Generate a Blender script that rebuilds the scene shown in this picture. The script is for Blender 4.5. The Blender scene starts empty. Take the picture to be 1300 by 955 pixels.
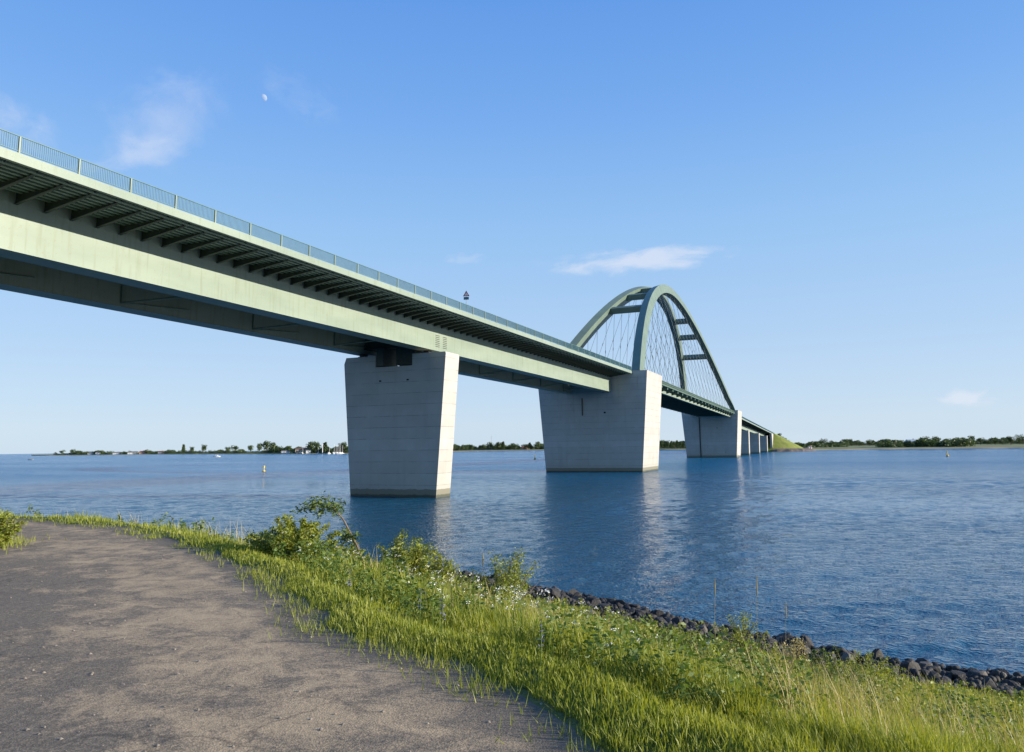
import bpy, math, random
import numpy as np
random.seed(7); RNG = np.random.default_rng(11)
R = math.radians
SC = bpy.context.scene
COL = SC.collection

# ------------------------------------------------------------------ camera
F, PITCH, ROLL, YAW = 950.0, 0.1416, -0.0131, 0.3945
CAM = np.array([54.85, -90.85, 6.4486])
_c, _s = math.cos(YAW), math.sin(YAW)
FW = np.array([-_s, _c, 0.0]); RT = np.array([_c, _s, 0.0]); UP = np.array([0, 0, 1.0])
_f2 = FW*math.cos(PITCH) + UP*math.sin(PITCH); _u2 = UP*math.cos(PITCH) - FW*math.sin(PITCH)
CR = RT*math.cos(ROLL) + _u2*math.sin(ROLL); CU = _u2*math.cos(ROLL) - RT*math.sin(ROLL); CF = _f2

def ray(px, py):
    d = CF*F + CR*(px-650) - CU*(py-432.5)
    return d/np.linalg.norm(d)
def at_z(px, py, z):
    d = ray(px, py); return CAM + d*((z-CAM[2])/d[2])
def hor_y(px): return 576.6 - 0.01315*px
def far(px, dist, z=0.0):                       # ground point under a pixel column at a ground distance
    d = ray(px, hor_y(px)); d[2] = 0; d /= np.linalg.norm(d)
    p = CAM + d*dist; p[2] = z; return p
def L(u, v, z=0.0):                             # local ground coords: u right, v ahead of the viewer
    p = CAM + RT*u + FW*v; p[2] = z; return p

from mathutils import Matrix
cam = bpy.data.cameras.new('camera'); co = bpy.data.objects.new('camera', cam); COL.objects.link(co)
co.matrix_world = Matrix(((CR[0], CU[0], -CF[0], CAM[0]), (CR[1], CU[1], -CF[1], CAM[1]), (CR[2], CU[2], -CF[2], CAM[2]), (0, 0, 0, 1)))
cam.sensor_width = 36; cam.lens = F/1300*36; cam.shift_y = -45/1300
cam.clip_start = 0.1; cam.clip_end = 80000
SC.camera = co

# ------------------------------------------------------------------ light
SUN_EL, SUN_AZ = 15.5, 12.0                     # azimuth from +X towards +Y
sd = np.array([math.cos(R(SUN_EL))*math.cos(R(SUN_AZ)), math.cos(R(SUN_EL))*math.sin(R(SUN_AZ)), math.sin(R(SUN_EL))])
sl = bpy.data.lights.new('sun', 'SUN'); sl.energy = 5.0; sl.angle = R(0.5); sl.color = (1.0, 0.90, 0.75)
so = bpy.data.objects.new('sun', sl); COL.objects.link(so)
from mathutils import Vector
so.rotation_euler = Vector(sd).to_track_quat('Z', 'Y').to_euler()
VS = SC.view_settings
VS.view_transform = 'Standard'; VS.look = 'None'; VS.gamma = 1; VS.use_curve_mapping = False
VS.exposure = 0.72

class NT:
    """tiny node-tree helper"""
    def __init__(s, tree): s.t = tree; s.n = tree.nodes; s.l = tree.links; s.n.clear()
    def new(s, typ, **kw):
        nd = s.n.new(typ)
        for k, v in kw.items():
            if k.startswith('i_'):
                key = k[2:]; key = int(key) if key.isdigit() else key.replace('__', ' ')
                s.put(nd, key, v)
            else: setattr(nd, k, v)
        return nd
    def put(s, nd, key, v):
        if isinstance(v, bpy.types.NodeSocket): s.l.new(v, nd.inputs[key])
        else: nd.inputs[key].default_value = v
    def m(s, op, a, b=None, c=None, clamp=False):
        nd = s.n.new('ShaderNodeMath'); nd.operation = op; nd.use_clamp = clamp
        s.put(nd, 0, a)
        if b is not None: s.put(nd, 1, b)
        if c is not None: s.put(nd, 2, c)
        return nd.outputs[0]
    def vm(s, op, a, b=None, out=0):
        nd = s.n.new('ShaderNodeVectorMath'); nd.operation = op; s.put(nd, 0, a)
        if b is not None: s.put(nd, 1, b)
        return nd.outputs[out]
    def mix(s, fac, a, b, blend='MIX'):
        nd = s.n.new('ShaderNodeMix'); nd.data_type = 'RGBA'; nd.blend_type = blend
        s.put(nd, 0, fac); s.put(nd, 6, a); s.put(nd, 7, b); return nd.outputs[2]
    def ramp(s, fac, stops):
        nd = s.n.new('ShaderNodeValToRGB'); cr = nd.color_ramp
        while len(cr.elements) < len(stops): cr.elements.new(0.5)
        for e, (p, c) in zip(cr.elements, stops):
            e.position = p; e.color = c if len(c) == 4 else (*c, 1)
        s.put(nd, 0, fac); return nd.outputs[0]
    def sstep(s, x, lo, hi):
        nd = s.n.new('ShaderNodeMapRange'); nd.interpolation_type = 'SMOOTHSTEP'
        s.put(nd, 0, x); s.put(nd, 1, lo); s.put(nd, 2, hi); return nd.outputs[0]
    def noise(s, vec, scale, detail=3, rough=.55, dist=0, out=0):
        nd = s.n.new('ShaderNodeTexNoise'); s.put(nd, 'Vector', vec); s.put(nd, 'Scale', scale)
        s.put(nd, 'Detail', detail); s.put(nd, 'Roughness', rough); s.put(nd, 'Distortion', dist); return nd.outputs[out]
    def mapping(s, vec, scale=(1, 1, 1), loc=(0, 0, 0), rot=(0, 0, 0)):
        nd = s.n.new('ShaderNodeMapping'); s.put(nd, 0, vec); nd.inputs[1].default_value = loc
        nd.inputs[2].default_value = rot; nd.inputs[3].default_value = scale; return nd.outputs[0]

W = bpy.data.worlds.new('World'); SC.world = W; W.use_nodes = True
w = NT(W.node_tree)
sky = w.new('ShaderNodeTexSky', sky_type='NISHITA', sun_disc=False, sun_elevation=R(SUN_EL), sun_rotation=R(90-SUN_AZ))
sky.altitude = 0; sky.air_density = 1.0; sky.dust_density = 0.35; sky.ozone_density = 2.5
tc = w.new('ShaderNodeTexCoord').outputs['Generated']
dirn = w.vm('NORMALIZE', tc)
# the evening sky of the sky model is too yellow near the ground for this clear maritime air: grade it by height
K = 1/0.134
def kc(*c): return tuple(x*K for x in c)
elev = w.new('ShaderNodeSeparateXYZ', i_0=dirn).outputs[2]
grade = w.ramp(elev, [(0.0, (.60, .76, .92)), (.03, (.60, .755, .93)), (.122, (.49, .68, .94)), (.277, (.33, .585, .95)), (.418, (.20, .445, .93)), (.54, (.135, .36, .87)), (1.0, (.07, .23, .66))])
grade = w.vm('SCALE', grade); w.n[-1].inputs[3].default_value = K
skyc = w.mix(.85, sky.outputs[0], grade)
def cloud(px, py, rx, ry, nscale, stretch, amount, lo, hi, seed, tilt=0.0):
    """a cloud standing at one direction of the sky: elliptic falloff x noise"""
    c0 = ray(px, py); e1 = np.cross(c0, UP); e1 /= np.linalg.norm(e1); e2 = np.cross(e1, c0)
    if tilt:
        a, b = math.cos(tilt), math.sin(tilt); e1, e2 = e1*a + e2*b, e2*a - e1*b
    a = w.m('DIVIDE', w.vm('DOT_PRODUCT', dirn, tuple(e1), out=1), rx/F)
    b = w.m('DIVIDE', w.vm('DOT_PRODUCT', dirn, tuple(e2), out=1), ry/F)
    cx = w.new('ShaderNodeCombineXYZ', i_0=a, i_1=w.m('MULTIPLY', b, stretch), i_2=seed).outputs[0]
    n = w.noise(cx, nscale, 6, .6, .35)
    r = w.m('SQRT', w.m('ADD', w.m('MULTIPLY', a, a), w.m('MULTIPLY', b, b)))
    front = w.m('GREATER_THAN', w.vm('DOT_PRODUCT', dirn, tuple(c0), out=1), 0.3)
    body = w.m('SUBTRACT', 1.0, r, clamp=True)
    val = w.m('ADD', n, w.m('MULTIPLY', w.m('SUBTRACT', body, .5), .55))
    return w.m('MULTIPLY', w.m('MULTIPLY', w.sstep(val, lo, hi), front), w.m('MULTIPLY', w.sstep(body, 0, .5), amount))
col = skyc
for args in ((205, 152, 115, 82, 1.8, .7, .30, .38, .92, 1.3, .85), (168, 198, 105, 34, 2.2, .5, .30, .40, .85, 4.1, .35),
             (808, 331, 175, 25, 2.6, .40, .58, .38, .74, 7.7, .03), (1224, 506, 58, 17, 1.8, .5, .50, .40, .75, 9.2, 0),
             (12, 158, 70, 45, 1.4, .8, .24, .4, .8, 12.4, -.2), (385, 125, 80, 45, 1.8, .8, .10, .42, .8, 15.8, -.3),
             (590, 329, 45, 14, 2, .6, .16, .4, .75, 19.1, 0), (1000, 560, 500, 40, 2.2, .3, .14, .35, .8, 23.4, 0)):
    col = w.mix(cloud(*args), col, (6.2, 6.35, 7.0, 1))
bg = w.new('ShaderNodeBackground', i_Color=col, i_Strength=0.0825)
w.l.new(bg.outputs[0], w.new('ShaderNodeOutputWorld').inputs[0])

# ------------------------------------------------------------------ materials
def material(name):
    m = bpy.data.materials.new(name); m.use_nodes = True; return m, NT(m.node_tree)
def finish(t, shader, disp=None):
    o = t.new('ShaderNodeOutputMaterial'); t.l.new(shader, o.inputs[0])
def principled(t, color, rough=.6, bump=None, strength=.3, dist=.02, **kw):
    p = t.new('ShaderNodeBsdfPrincipled'); t.put(p, 'Base Color', color); t.put(p, 'Roughness', rough)
    for k, v in kw.items(): t.put(p, k.replace('__', ' '), v)
    if bump is not None:
        b = t.new('ShaderNodeBump', i_Strength=strength, i_Distance=dist, i_Height=bump); t.put(p, 'Normal', b.outputs[0])
    return p.outputs[0]
def simple(name, c, rough=.6, var=.15, scale=2.0, **kw):
    m, t = material(name); tc = t.new('ShaderNodeTexCoord').outputs['Object']
    n = t.noise(tc, scale, 4)
    a = tuple(x*(1-var) for x in c)+(1,); b = tuple(min(1, x*(1+var)) for x in c)+(1,)
    finish(t, principled(t, t.ramp(n, [(.3, a), (.7, b)]), rough, **kw)); return m

def paint_material():
    m, t = material('pale_green_bridge_paint')
    g = t.new('ShaderNodeNewGeometry').outputs['Position']; x = t.new('ShaderNodeSeparateXYZ', i_0=g)
    n1 = t.noise(t.mapping(g, (.35, .12, .5)), 1, 5); n2 = t.noise(t.mapping(g, (3, 3, .25)), 1, 4)
    n3 = t.noise(g, 6, 3)
    c = t.ramp(n1, [(.3, (.20, .255, .20, 1)), (.7, (.255, .31, .245, 1))])
    c = t.mix(t.m('MULTIPLY', t.sstep(n2, .5, .72), .5), c, (.17, .20, .13, 1))
    c = t.mix(t.m('MULTIPLY', t.sstep(n3, .6, .76), .42), c, (.20, .16, .09, 1))
    # weld seams between the shop-welded lengths
    fr = t.m('FRACT', t.m('DIVIDE', x.outputs[1], 5.08))
    seam = t.m('LESS_THAN', fr, .016)
    c = t.mix(t.m('MULTIPLY', seam, .45), c, (.2, .24, .16, 1))
    finish(t, principled(t, c, .48, bump=t.m('SUBTRACT', n3, seam), strength=.12, dist=.02)); return m
def concrete_material():
    m, t = material('board_marked_concrete')
    g = t.new('ShaderNodeNewGeometry').outputs['Position']; x = t.new('ShaderNodeSeparateXYZ', i_0=g); z = x.outputs[2]
    n1 = t.noise(g, .35, 5); n2 = t.noise(t.mapping(g, (1.2, 1.2, .09)), 1, 5); n3 = t.noise(g, 9, 3)
    fine = t.noise(g, 30, 3)
    c = t.ramp(n1, [(.3, (.40, .385, .35, 1)), (.7, (.475, .46, .425, 1))])
    c = t.mix(t.m('MULTIPLY', t.sstep(n2, .5, .8), .30), c, (.27, .26, .23, 1))
    c = t.mix(t.m('MULTIPLY', t.sstep(n3, .5, .75), .14), c, (.28, .27, .24, 1))
    # form-lift joints every 1.55 m, each lift a little different
    lift = t.m('DIVIDE', z, 1.55); fr = t.m('FRACT', lift); lid = t.m('FLOOR', lift)
    wn = t.new('ShaderNodeTexWhiteNoise', noise_dimensions='1D'); t.put(wn, 'W', lid)
    c = t.mix(t.m('MULTIPLY', wn.outputs[0], .22), c, (.27, .255, .225, 1))
    joint = t.m('LESS_THAN', fr, .045)
    c = t.mix(t.m('MULTIPLY', t.m('MULTIPLY', joint, .75), t.sstep(t.noise(g, .6, 2), .3, .6)), c, (.20, .195, .18, 1))
    # tie holes
    # rust runs
    rn = t.noise(t.mapping(g, (1.6, 1.6, .22), (3, 1, 0)), 1, 2)
    c = t.mix(t.m('MULTIPLY', t.sstep(rn, .70, .78), .5), c, (.25, .12, .06, 1))
    # tide band
    zz = t.m('ADD', z, t.m('MULTIPLY', t.m('SUBTRACT', n2, .5), .35))
    c = t.mix(t.m('MULTIPLY', t.m('LESS_THAN', zz, 1.05), .78), c, (.13, .115, .07, 1))
    c = t.mix(t.m('MULTIPLY', t.m('SUBTRACT', 1, t.sstep(zz, .22, .45)), .92), c, (.025, .028, .018, 1))
    c = t.mix(t.m('MULTIPLY', t.m('SUBTRACT', 1, t.sstep(zz, 1.6, 4.5)), .22), c, (.2, .22, .15, 1))
    finish(t, principled(t, c, .82, bump=t.m('SUBTRACT', t.m('ADD', n3, t.m('MULTIPLY', fine, .4)), t.m('MULTIPLY', joint, 1.5)), strength=.35, dist=.03)); return m
def asphalt_material():
    m, t = material('worn_asphalt_with_blown_sand')
    g = t.new('ShaderNodeNewGeometry').outputs['Position']
    grain = t.noise(g, 38, 4, .75); grain2 = t.noise(g, 190, 2, .8); vo = t.new('ShaderNodeTexVoronoi', i_Vector=g, i_Scale=75.0).outputs[0]
    big = t.noise(g, .55, 5, .6); mid = t.noise(g, 2.6, 5, .65, .8)
    att = t.new('ShaderNodeAttribute', attribute_name='edge_distance').outputs['Fac']   # metres from the verge
    c = t.ramp(grain, [(.25, (.05, .039, .026, 1)), (.5, (.148, .114, .076, 1)), (.8, (.32, .255, .175, 1))])
    c = t.mix(t.m('MULTIPLY', t.sstep(grain2, .58, .72), .8), c, (.34, .29, .235, 1))
    st = t.noise(g, 9, 3, .7); c = t.mix(t.m('MULTIPLY', t.sstep(st, .64, .72), .55), c, (.36, .29, .21, 1)); c = t.mix(t.m('MULTIPLY', t.sstep(st, .40, .30), .45), c, (.04, .033, .027, 1))
    c = t.mix(t.m('MULTIPLY', t.m('LESS_THAN', vo, .16), .5), c, (.025, .025, .025, 1))
    # blown sand lies in a band a metre or two in from the verge, and in scattered tongues
    band = t.m('MULTIPLY', t.sstep(att, .1, .55), t.m('SUBTRACT', 1, t.sstep(att, 1.6, 3.6)))
    sand = t.m('ADD', t.m('ADD', t.m('MULTIPLY', band, .26), t.m('MULTIPLY', big, .6)), t.m('MULTIPLY', mid, .9))
    sand = t.m('ADD', sand, t.m('MULTIPLY', t.m('SUBTRACT', grain, .5), .35))
    sm = t.sstep(t.m('ADD', sand, t.m('MULTIPLY', t.m('SUBTRACT', grain2, .5), .35)), .86, 1.20)
    sc = t.mix(grain, (.26, .185, .105, 1), (.66, .48, .275, 1))
    c = t.mix(t.m('MULTIPLY', sm, .85), c, sc)
    # dark fringe along the verge, broken up by noise
    vw = t.vm('ADD', g, t.vm('SCALE', t.noise(g, 1.4, 4, .6, 0, 1))); t.n[-2].inputs[3].default_value = .9
    ce = t.new('ShaderNodeTexVoronoi', feature='DISTANCE_TO_EDGE', i_Vector=vw, i_Scale=.62).outputs['Distance']
    ck = t.m('MULTIPLY', t.m('SUBTRACT', 1, t.sstep(ce, .004, .016)), t.sstep(t.noise(g, .45, 2), .45, .6))
    c = t.mix(t.m('MULTIPLY', ck, .4), c, (.02, .016, .012, 1))
    fr = t.m('MULTIPLY', t.m('SUBTRACT', 1, t.sstep(att, .1, .75)), t.sstep(mid, .3, .6))
    c = t.mix(t.m('MULTIPLY', fr, .35), c, (.05, .044, .034, 1))
    patch = t.sstep(t.noise(t.mapping(g, (1, 1, 1), (31, 7, 0)), .8, 4, .6, .5), .62, .70)
    c = t.mix(t.m('MULTIPLY', patch, .25), c, (.04, .037, .036, 1))
    h = t.m('ADD', t.m('MULTIPLY', grain2, .35), t.m('ADD', t.m('MULTIPLY', vo, .5), t.m('MULTIPLY', mid, 1.0)))
    finish(t, principled(t, c, .85, bump=h, strength=.55, dist=.009)); return m
def soil_material():
    m, t = material('bank_soil')
    g = t.new('ShaderNodeNewGeometry').outputs['Position']
    n = t.noise(g, 2.2, 5); n2 = t.noise(g, 25, 3)
    c = t.ramp(n, [(.3, (.07, .09, .02, 1)), (.55, (.11, .125, .03, 1)), (.8, (.13, .11, .05, 1))])
    c = t.mix(t.sstep(n2, .5, .8), c, (.03, .028, .018, 1))
    finish(t, principled(t, c, .9, bump=n2, strength=.6, dist=.05)); return m
def leaf_material(name, c1, c2, trans=.35, dry=None, rough=.55):
    m, t = material(name)
    g = t.new('ShaderNodeNewGeometry'); r = g.outputs['Random Per Island']
    n = t.noise(g.outputs['Position'], .9, 3)
    f = t.m('ADD', t.m('MULTIPLY', r, .65), t.m('MULTIPLY', t.sstep(n, .3, .7), .35))
    c = t.mix(f, (*c1, 1), (*c2, 1))
    if dry: c = t.mix(t.m('GREATER_THAN', r, dry[1]), c, (*dry[0], 1))
    p = principled(t, c, rough)
    tr = t.new('ShaderNodeBsdfTranslucent'); t.put(tr, 0, t.mix(1.0, c, (1.25, 1.2, .55, 1), 'MULTIPLY'))
    mx = t.new('ShaderNodeMixShader', i_0=trans); t.l.new(p, mx.inputs[1]); t.l.new(tr.outputs[0], mx.inputs[2])
    finish(t, mx.outputs[0]); return m
def water_material():
    m, t = material('sea_water')
    g = t.new('ShaderNodeNewGeometry').outputs['Position']
    wr = (0, 0, YAW+.12)
    def lay(scale, sx, sy, det, rough, off): return t.noise(t.mapping(g, (sx, sy, 1), (off, off*.7, 0), wr), scale, det, rough, .3)
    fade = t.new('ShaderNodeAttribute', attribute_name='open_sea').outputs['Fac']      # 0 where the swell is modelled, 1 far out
    b = lay(.30, .5, 1, 3, .55, 9); c = lay(1.5, .6, 1, 3, .6, 17); d = lay(6.0, .7, 1, 2, .6, 29)
    gust = t.noise(t.mapping(g, (.22, 1, 1), (5, 2, 0), wr), .022, 5, .6)
    gs = t.sstep(gust, .35, .65)
    near = t.m('ADD', t.m('MULTIPLY', c, .09), t.m('MULTIPLY', d, .10))
    farh = t.m('ADD', t.m('MULTIPLY', b, 1.1), t.m('MULTIPLY', c, .6))
    h = t.m('MULTIPLY', t.m('ADD', near, t.m('MULTIPLY', farh, fade)), t.m('ADD', .6, t.m('MULTIPLY', gs, .7)))
    bp = t.new('ShaderNodeBump', i_Strength=1.0, i_Distance=1.0, i_Height=h)
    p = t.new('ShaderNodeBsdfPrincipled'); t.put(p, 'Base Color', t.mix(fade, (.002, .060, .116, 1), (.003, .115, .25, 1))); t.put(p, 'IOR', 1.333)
    t.put(p, 'Roughness', t.m('ADD', t.m('MULTIPLY', fade, .14), t.m('ADD', .012, t.m('MULTIPLY', gs, .03))))
    t.put(p, 'Specular IOR Level', t.m('SUBTRACT', t.m('SUBTRACT', .64, t.m('MULTIPLY', fade, .46)), t.m('MULTIPLY', gs, .08)))
    t.put(p, 'Normal', bp.outputs[0]); finish(t, p.outputs[0]); return m
def land_material():
    m, t = material('far_land')
    g = t.new('ShaderNodeNewGeometry').outputs['Position']; z = t.new('ShaderNodeSeparateXYZ', i_0=g).outputs[2]
    n = t.noise(t.mapping(g, (1, 1, 1)), .006, 3); n2 = t.noise(g, .08, 4)
    c = t.ramp(n, [(.35, (.09, .12, .035, 1)), (.5, (.14, .16, .05, 1)), (.62, (.20, .18, .08, 1)), (.7, (.08, .12, .03, 1))])
    zz = t.m('ADD', z, t.m('MULTIPLY', n2, .6))
    c = t.mix(t.m('SUBTRACT', 1, t.sstep(zz, .9, 1.6)), c, (.30, .25, .17, 1))
    c = t.mix(t.m('SUBTRACT', 1, t.sstep(zz, .45, .75)), c, (.13, .11, .08, 1))
    finish(t, principled(t, c, .9)); return m
def rock_material():
    m, t = material('dark_basalt')
    g = t.new('ShaderNodeTexCoord').outputs['Object']; oi = t.new('ShaderNodeObjectInfo').outputs['Random']
    n = t.noise(g, 3.5, 5); n2 = t.noise(g, 18, 4, .7)
    c = t.ramp(n, [(.3, (.014, .013, .013, 1)), (.6, (.034, .031, .028, 1)), (.85, (.075, .066, .055, 1))])
    c = t.mix(t.m('MULTIPLY', t.m('GREATER_THAN', oi, .86), .7), c, (.13, .115, .10, 1))
    c = t.mix(t.m('MULTIPLY', t.sstep(n2, .6, .8), .4), c, (.11, .11, .09, 1))
    finish(t, principled(t, c, .75, bump=t.m('ADD', n, t.m('MULTIPLY', n2, .4)), strength=.6, dist=.06)); return m

M = dict(paint=paint_material(), concrete=concrete_material(), asphalt=asphalt_material(), soil=soil_material(), water=water_material(),
    land=land_material(), rock=rock_material(),
    dark_paint=simple('slate_green_paint', (.17, .24, .18), .5), rail_paint=simple('grey_green_rail_paint', (.075, .17, .18), .5),
    cable=simple('hanger_steel', (.07, .11, .10), .5), bearing=simple('bearing_steel', (.03, .03, .032), .6),
    black=simple('dark_opening', (.008, .009, .01), .8), white=simple('white_paint', (.78, .77, .74), .5, .06),
    red=simple('red_paint', (.30, .025, .03), .5), blue_plate=simple('dark_plate', (.05, .10, .14), .5), yellow=simple('yellow_paint', (.75, .50, .03), .5),
    steel=simple('galvanised_steel', (.32, .33, .34), .45), brown=simple('brown_timber', (.12, .075, .045), .7), roof_red=simple('red_roof_tile', (.26, .09, .055), .7),
    roof_grey=simple('grey_roof', (.16, .16, .17), .7), wall_white=simple('white_render_wall', (.72, .70, .65), .8, .06), wall_tan=simple('tan_render_wall', (.42, .34, .25), .8),
    glass=simple('window_pane', (.03, .04, .05), .15), blue_roof=simple('pale_blue_roof', (.26, .34, .42), .5), hull_grey=simple('grey_hull', (.30, .30, .31), .5),
    skin=simple('weathered_clothes', (.10, .10, .13), .8),
    grass=leaf_material('verge_grass', (.19, .24, .025), (.36, .37, .06), .42),
    dry=leaf_material('dry_grass', (.36, .30, .12), (.50, .41, .19), .25),
    herb=leaf_material('herb_leaves', (.06, .12, .018), (.18, .24, .04), .35),
    bush=leaf_material('bush_leaves', (.15, .20, .02), (.35, .37, .055), .35, dry=((.22, .20, .05), .93)),
    dark_bush=leaf_material('rose_leaves', (.06, .11, .016), (.15, .20, .035), .3),
    tree=leaf_material('far_tree_leaves', (.035, .07, .02), (.10, .14, .04), .2),
    twig=simple('twig_bark', (.16, .12, .08), .8), bark=simple('tree_bark', (.07, .055, .04), .9),
    petal=simple('white_petals', (.80, .80, .74), .6, .05), blossom=simple('violet_blossom', (.17, .16, .32), .6),
    dike=leaf_material('dike_grass', (.19, .22, .03), (.27, .28, .06), .2))

# ------------------------------------------------------------------ mesh helpers
class MB:
    def __init__(s): s.v = []; s.f = []
    def add(s, vs, fs):
        o = len(s.v); s.v += [tuple(map(float, p)) for p in vs]; s.f += [tuple(i+o for i in f) for f in fs]; return s
    def hexa(s, p):                              # p: 4 bottom (ccw) + 4 top
        return s.add(p, [(3, 2, 1, 0), (4, 5, 6, 7), (0, 1, 5, 4), (1, 2, 6, 5), (2, 3, 7, 6), (3, 0, 4, 7)])
    def box(s, x0, x1, y0, y1, z0, z1):
        return s.hexa([(x0, y0, z0), (x1, y0, z0), (x1, y1, z0), (x0, y1, z0), (x0, y0, z1), (x1, y0, z1), (x1, y1, z1), (x0, y1, z1)])
    def sweep(s, rings, cap=True):
        n = len(rings[0]); o = len(s.v)
        for r in rings: s.v += [tuple(map(float, p)) for p in r]
        for k in range(len(rings)-1):
            for i in range(n):
                j = (i+1) % n; s.f.append((o+k*n+i, o+k*n+j, o+(k+1)*n+j, o+(k+1)*n+i))
        if cap:
            s.f.append(tuple(o+i for i in reversed(range(n)))); s.f.append(tuple(o+(len(rings)-1)*n+i for i in range(n)))
        return s
    def tube(s, pts, r, n=6):
        pts = [np.array(p, float) for p in pts]; rs = r if hasattr(r, '__len__') else [r]*len(pts); rings = []
        for i, p in enumerate(pts):
            d = pts[min(i+1, len(pts)-1)] - pts[max(i-1, 0)]; d /= np.linalg.norm(d)+1e-9
            a = np.cross(d, (0, 0, 1.)) if abs(d[2]) < .95 else np.cross(d, (1., 0, 0)); a /= np.linalg.norm(a); b = np.cross(d, a)
            rings.append([p + rs[i]*(a*math.cos(k*2*math.pi/n) + b*math.sin(k*2*math.pi/n)) for k in range(n)])
        return s.sweep(rings)
    def lathe(s, prof, n=16, c=(0, 0, 0)):
        rings = [[(c[0]+r*math.cos(k*2*math.pi/n), c[1]+r*math.sin(k*2*math.pi/n), c[2]+z) for k in range(n)] for r, z in prof]
        return s.sweep(rings)
    def beam(s, ys, x0, x1, zlo, zhi):           # prism along the bridge, with heights that follow the road
        return s.sweep([[(x0, y, zlo(y)), (x1, y, zlo(y)), (x1, y, zhi(y)), (x0, y, zhi(y))] for y in ys])
    def build(s, name, mat, parent=None, smooth=False):
        me = bpy.data.meshes.new(name); me.from_pydata(s.v, [], s.f); me.update()
        return link(name, me, mat, parent, smooth)
def link(name, me, mat, parent=None, smooth=False):
    mats = mat if isinstance(mat, (list, tuple)) else [mat]
    for k in mats: me.materials.append(k)
    if smooth: me.polygons.foreach_set('use_smooth', [True]*len(me.polygons))
    o = bpy.data.objects.new(name, me); COL.objects.link(o)
    if parent: o.parent = parent
    return o
def np_mesh(name, verts, faces_n, mat, parent=None, smooth=False):
    """verts (N,3); faces_n = list of (F,k) index arrays"""
    me = bpy.data.meshes.new(name); me.vertices.add(len(verts)); me.vertices.foreach_set('co', np.asarray(verts, np.float32).ravel())
    idx = np.concatenate([f.ravel() for f in faces_n]).astype(np.int32)
    tot = np.concatenate([np.full(len(f), f.shape[1]) for f in faces_n]).astype(np.int32)
    st = np.concatenate([[0], np.cumsum(tot)[:-1]]).astype(np.int32)
    me.loops.add(len(idx)); me.loops.foreach_set('vertex_index', idx)
    me.polygons.add(len(tot)); me.polygons.foreach_set('loop_start', st); me.polygons.foreach_set('loop_total', tot)
    me.update(calc_edges=True); me.validate()
    return link(name, me, mat, parent, smooth)
def tag(o, label=None, cat=None, group=None, kind=None):
    for k, v in (('label', label), ('category', cat), ('group', group), ('kind', kind)):
        if v: o[k] = v
    return o
def empty(name, loc=(0, 0, 0), rz=0.0):
    o = bpy.data.objects.new(name, None); COL.objects.link(o); o.location = tuple(map(float, loc)); o.rotation_euler = (0, 0, rz)
    o.empty_display_size = .2; return o
def dup(o, parent=None):
    c = o.copy(); COL.objects.link(c); c.parent = parent
    for ch in list(o.children): dup(ch, c)
    return c

# ------------------------------------------------------------------ THE BRIDGE
bridge = empty('arch_bridge', (0, 0, 0))
tag(bridge, 'long pale green steel bridge with a leaning double arch on concrete piers over the sea', 'bridge')
Y0, Y1 = -150.0, 92.4                            # near approach
P2, P3, YA = 102.0, 310.85, 608.0
DXR, DXL = 10.84, -12.6
zr = lambda y: 25.75 + .0028*y                   # near approach: top of handrail
gb = lambda y: 19.95 + .0003*y                   # girder bottom
YS = list(np.arange(Y0, Y1, 12.0)) + [Y1]
zrF = lambda y: 22.03 - .0224*(y-360)            # far approach
gbF = lambda y: zrF(y) - (5.3 - 1.0*(y-330)/275)
YF = list(np.linspace(322, YA, 10))
zrM = lambda y: 25.97 - .0099*y                  # main span
YM = list(np.linspace(111.5, 301.2, 12))

def girders(ys, top, bot):
    for x0, x1 in ((3.3, 5.24), (-7.2, -5.24)):
        g = MB().beam(ys, x0, x1, bot, top)
        g.beam(ys, x0-.12, x1+.12, lambda y: bot(y)-.05, lambda y: bot(y)-.003)
        yield g.build('box_girder', M['paint'], bridge)
gs = list(girders(YS, lambda y: zr(y)-1.6, gb))
# louvres in the web above the first pier
for cx in (1.1, 3.3):
    vb = MB()
    for k in range(7):
        z = 20.5 + k*.26; vb.box(5.24, 5.258, cx-.6, cx+.6, z, z+.075)
    vb.build('vent_grille', M['black'], gs[0])
list(girders(YF, lambda y: zrF(y)-1.6, gbF))

def deck(ys, xl, xr, z, fascia=(0, 0)):
    MB().beam(ys, xl+.3, xr-.3, lambda y: z(y)-1.58, lambda y: z(y)-1.22).build('deck_slab', M['dark_paint'], bridge)
    MB().beam(ys, xl+2.2, xr-2.6, lambda y: z(y)-1.217, lambda y: z(y)-1.15).build('road_surface', M['asphalt'], bridge)
    for a, b in ((xr-.297, xr), (xl, xl+.297)):
        MB().beam(ys, a, b, lambda y: z(y)-1.72, lambda y: z(y)-1.10).build('edge_beam', M['paint'], bridge)
deck(YS, DXL, DXR, zr); deck(YF, DXL, DXR, zrF)
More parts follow.
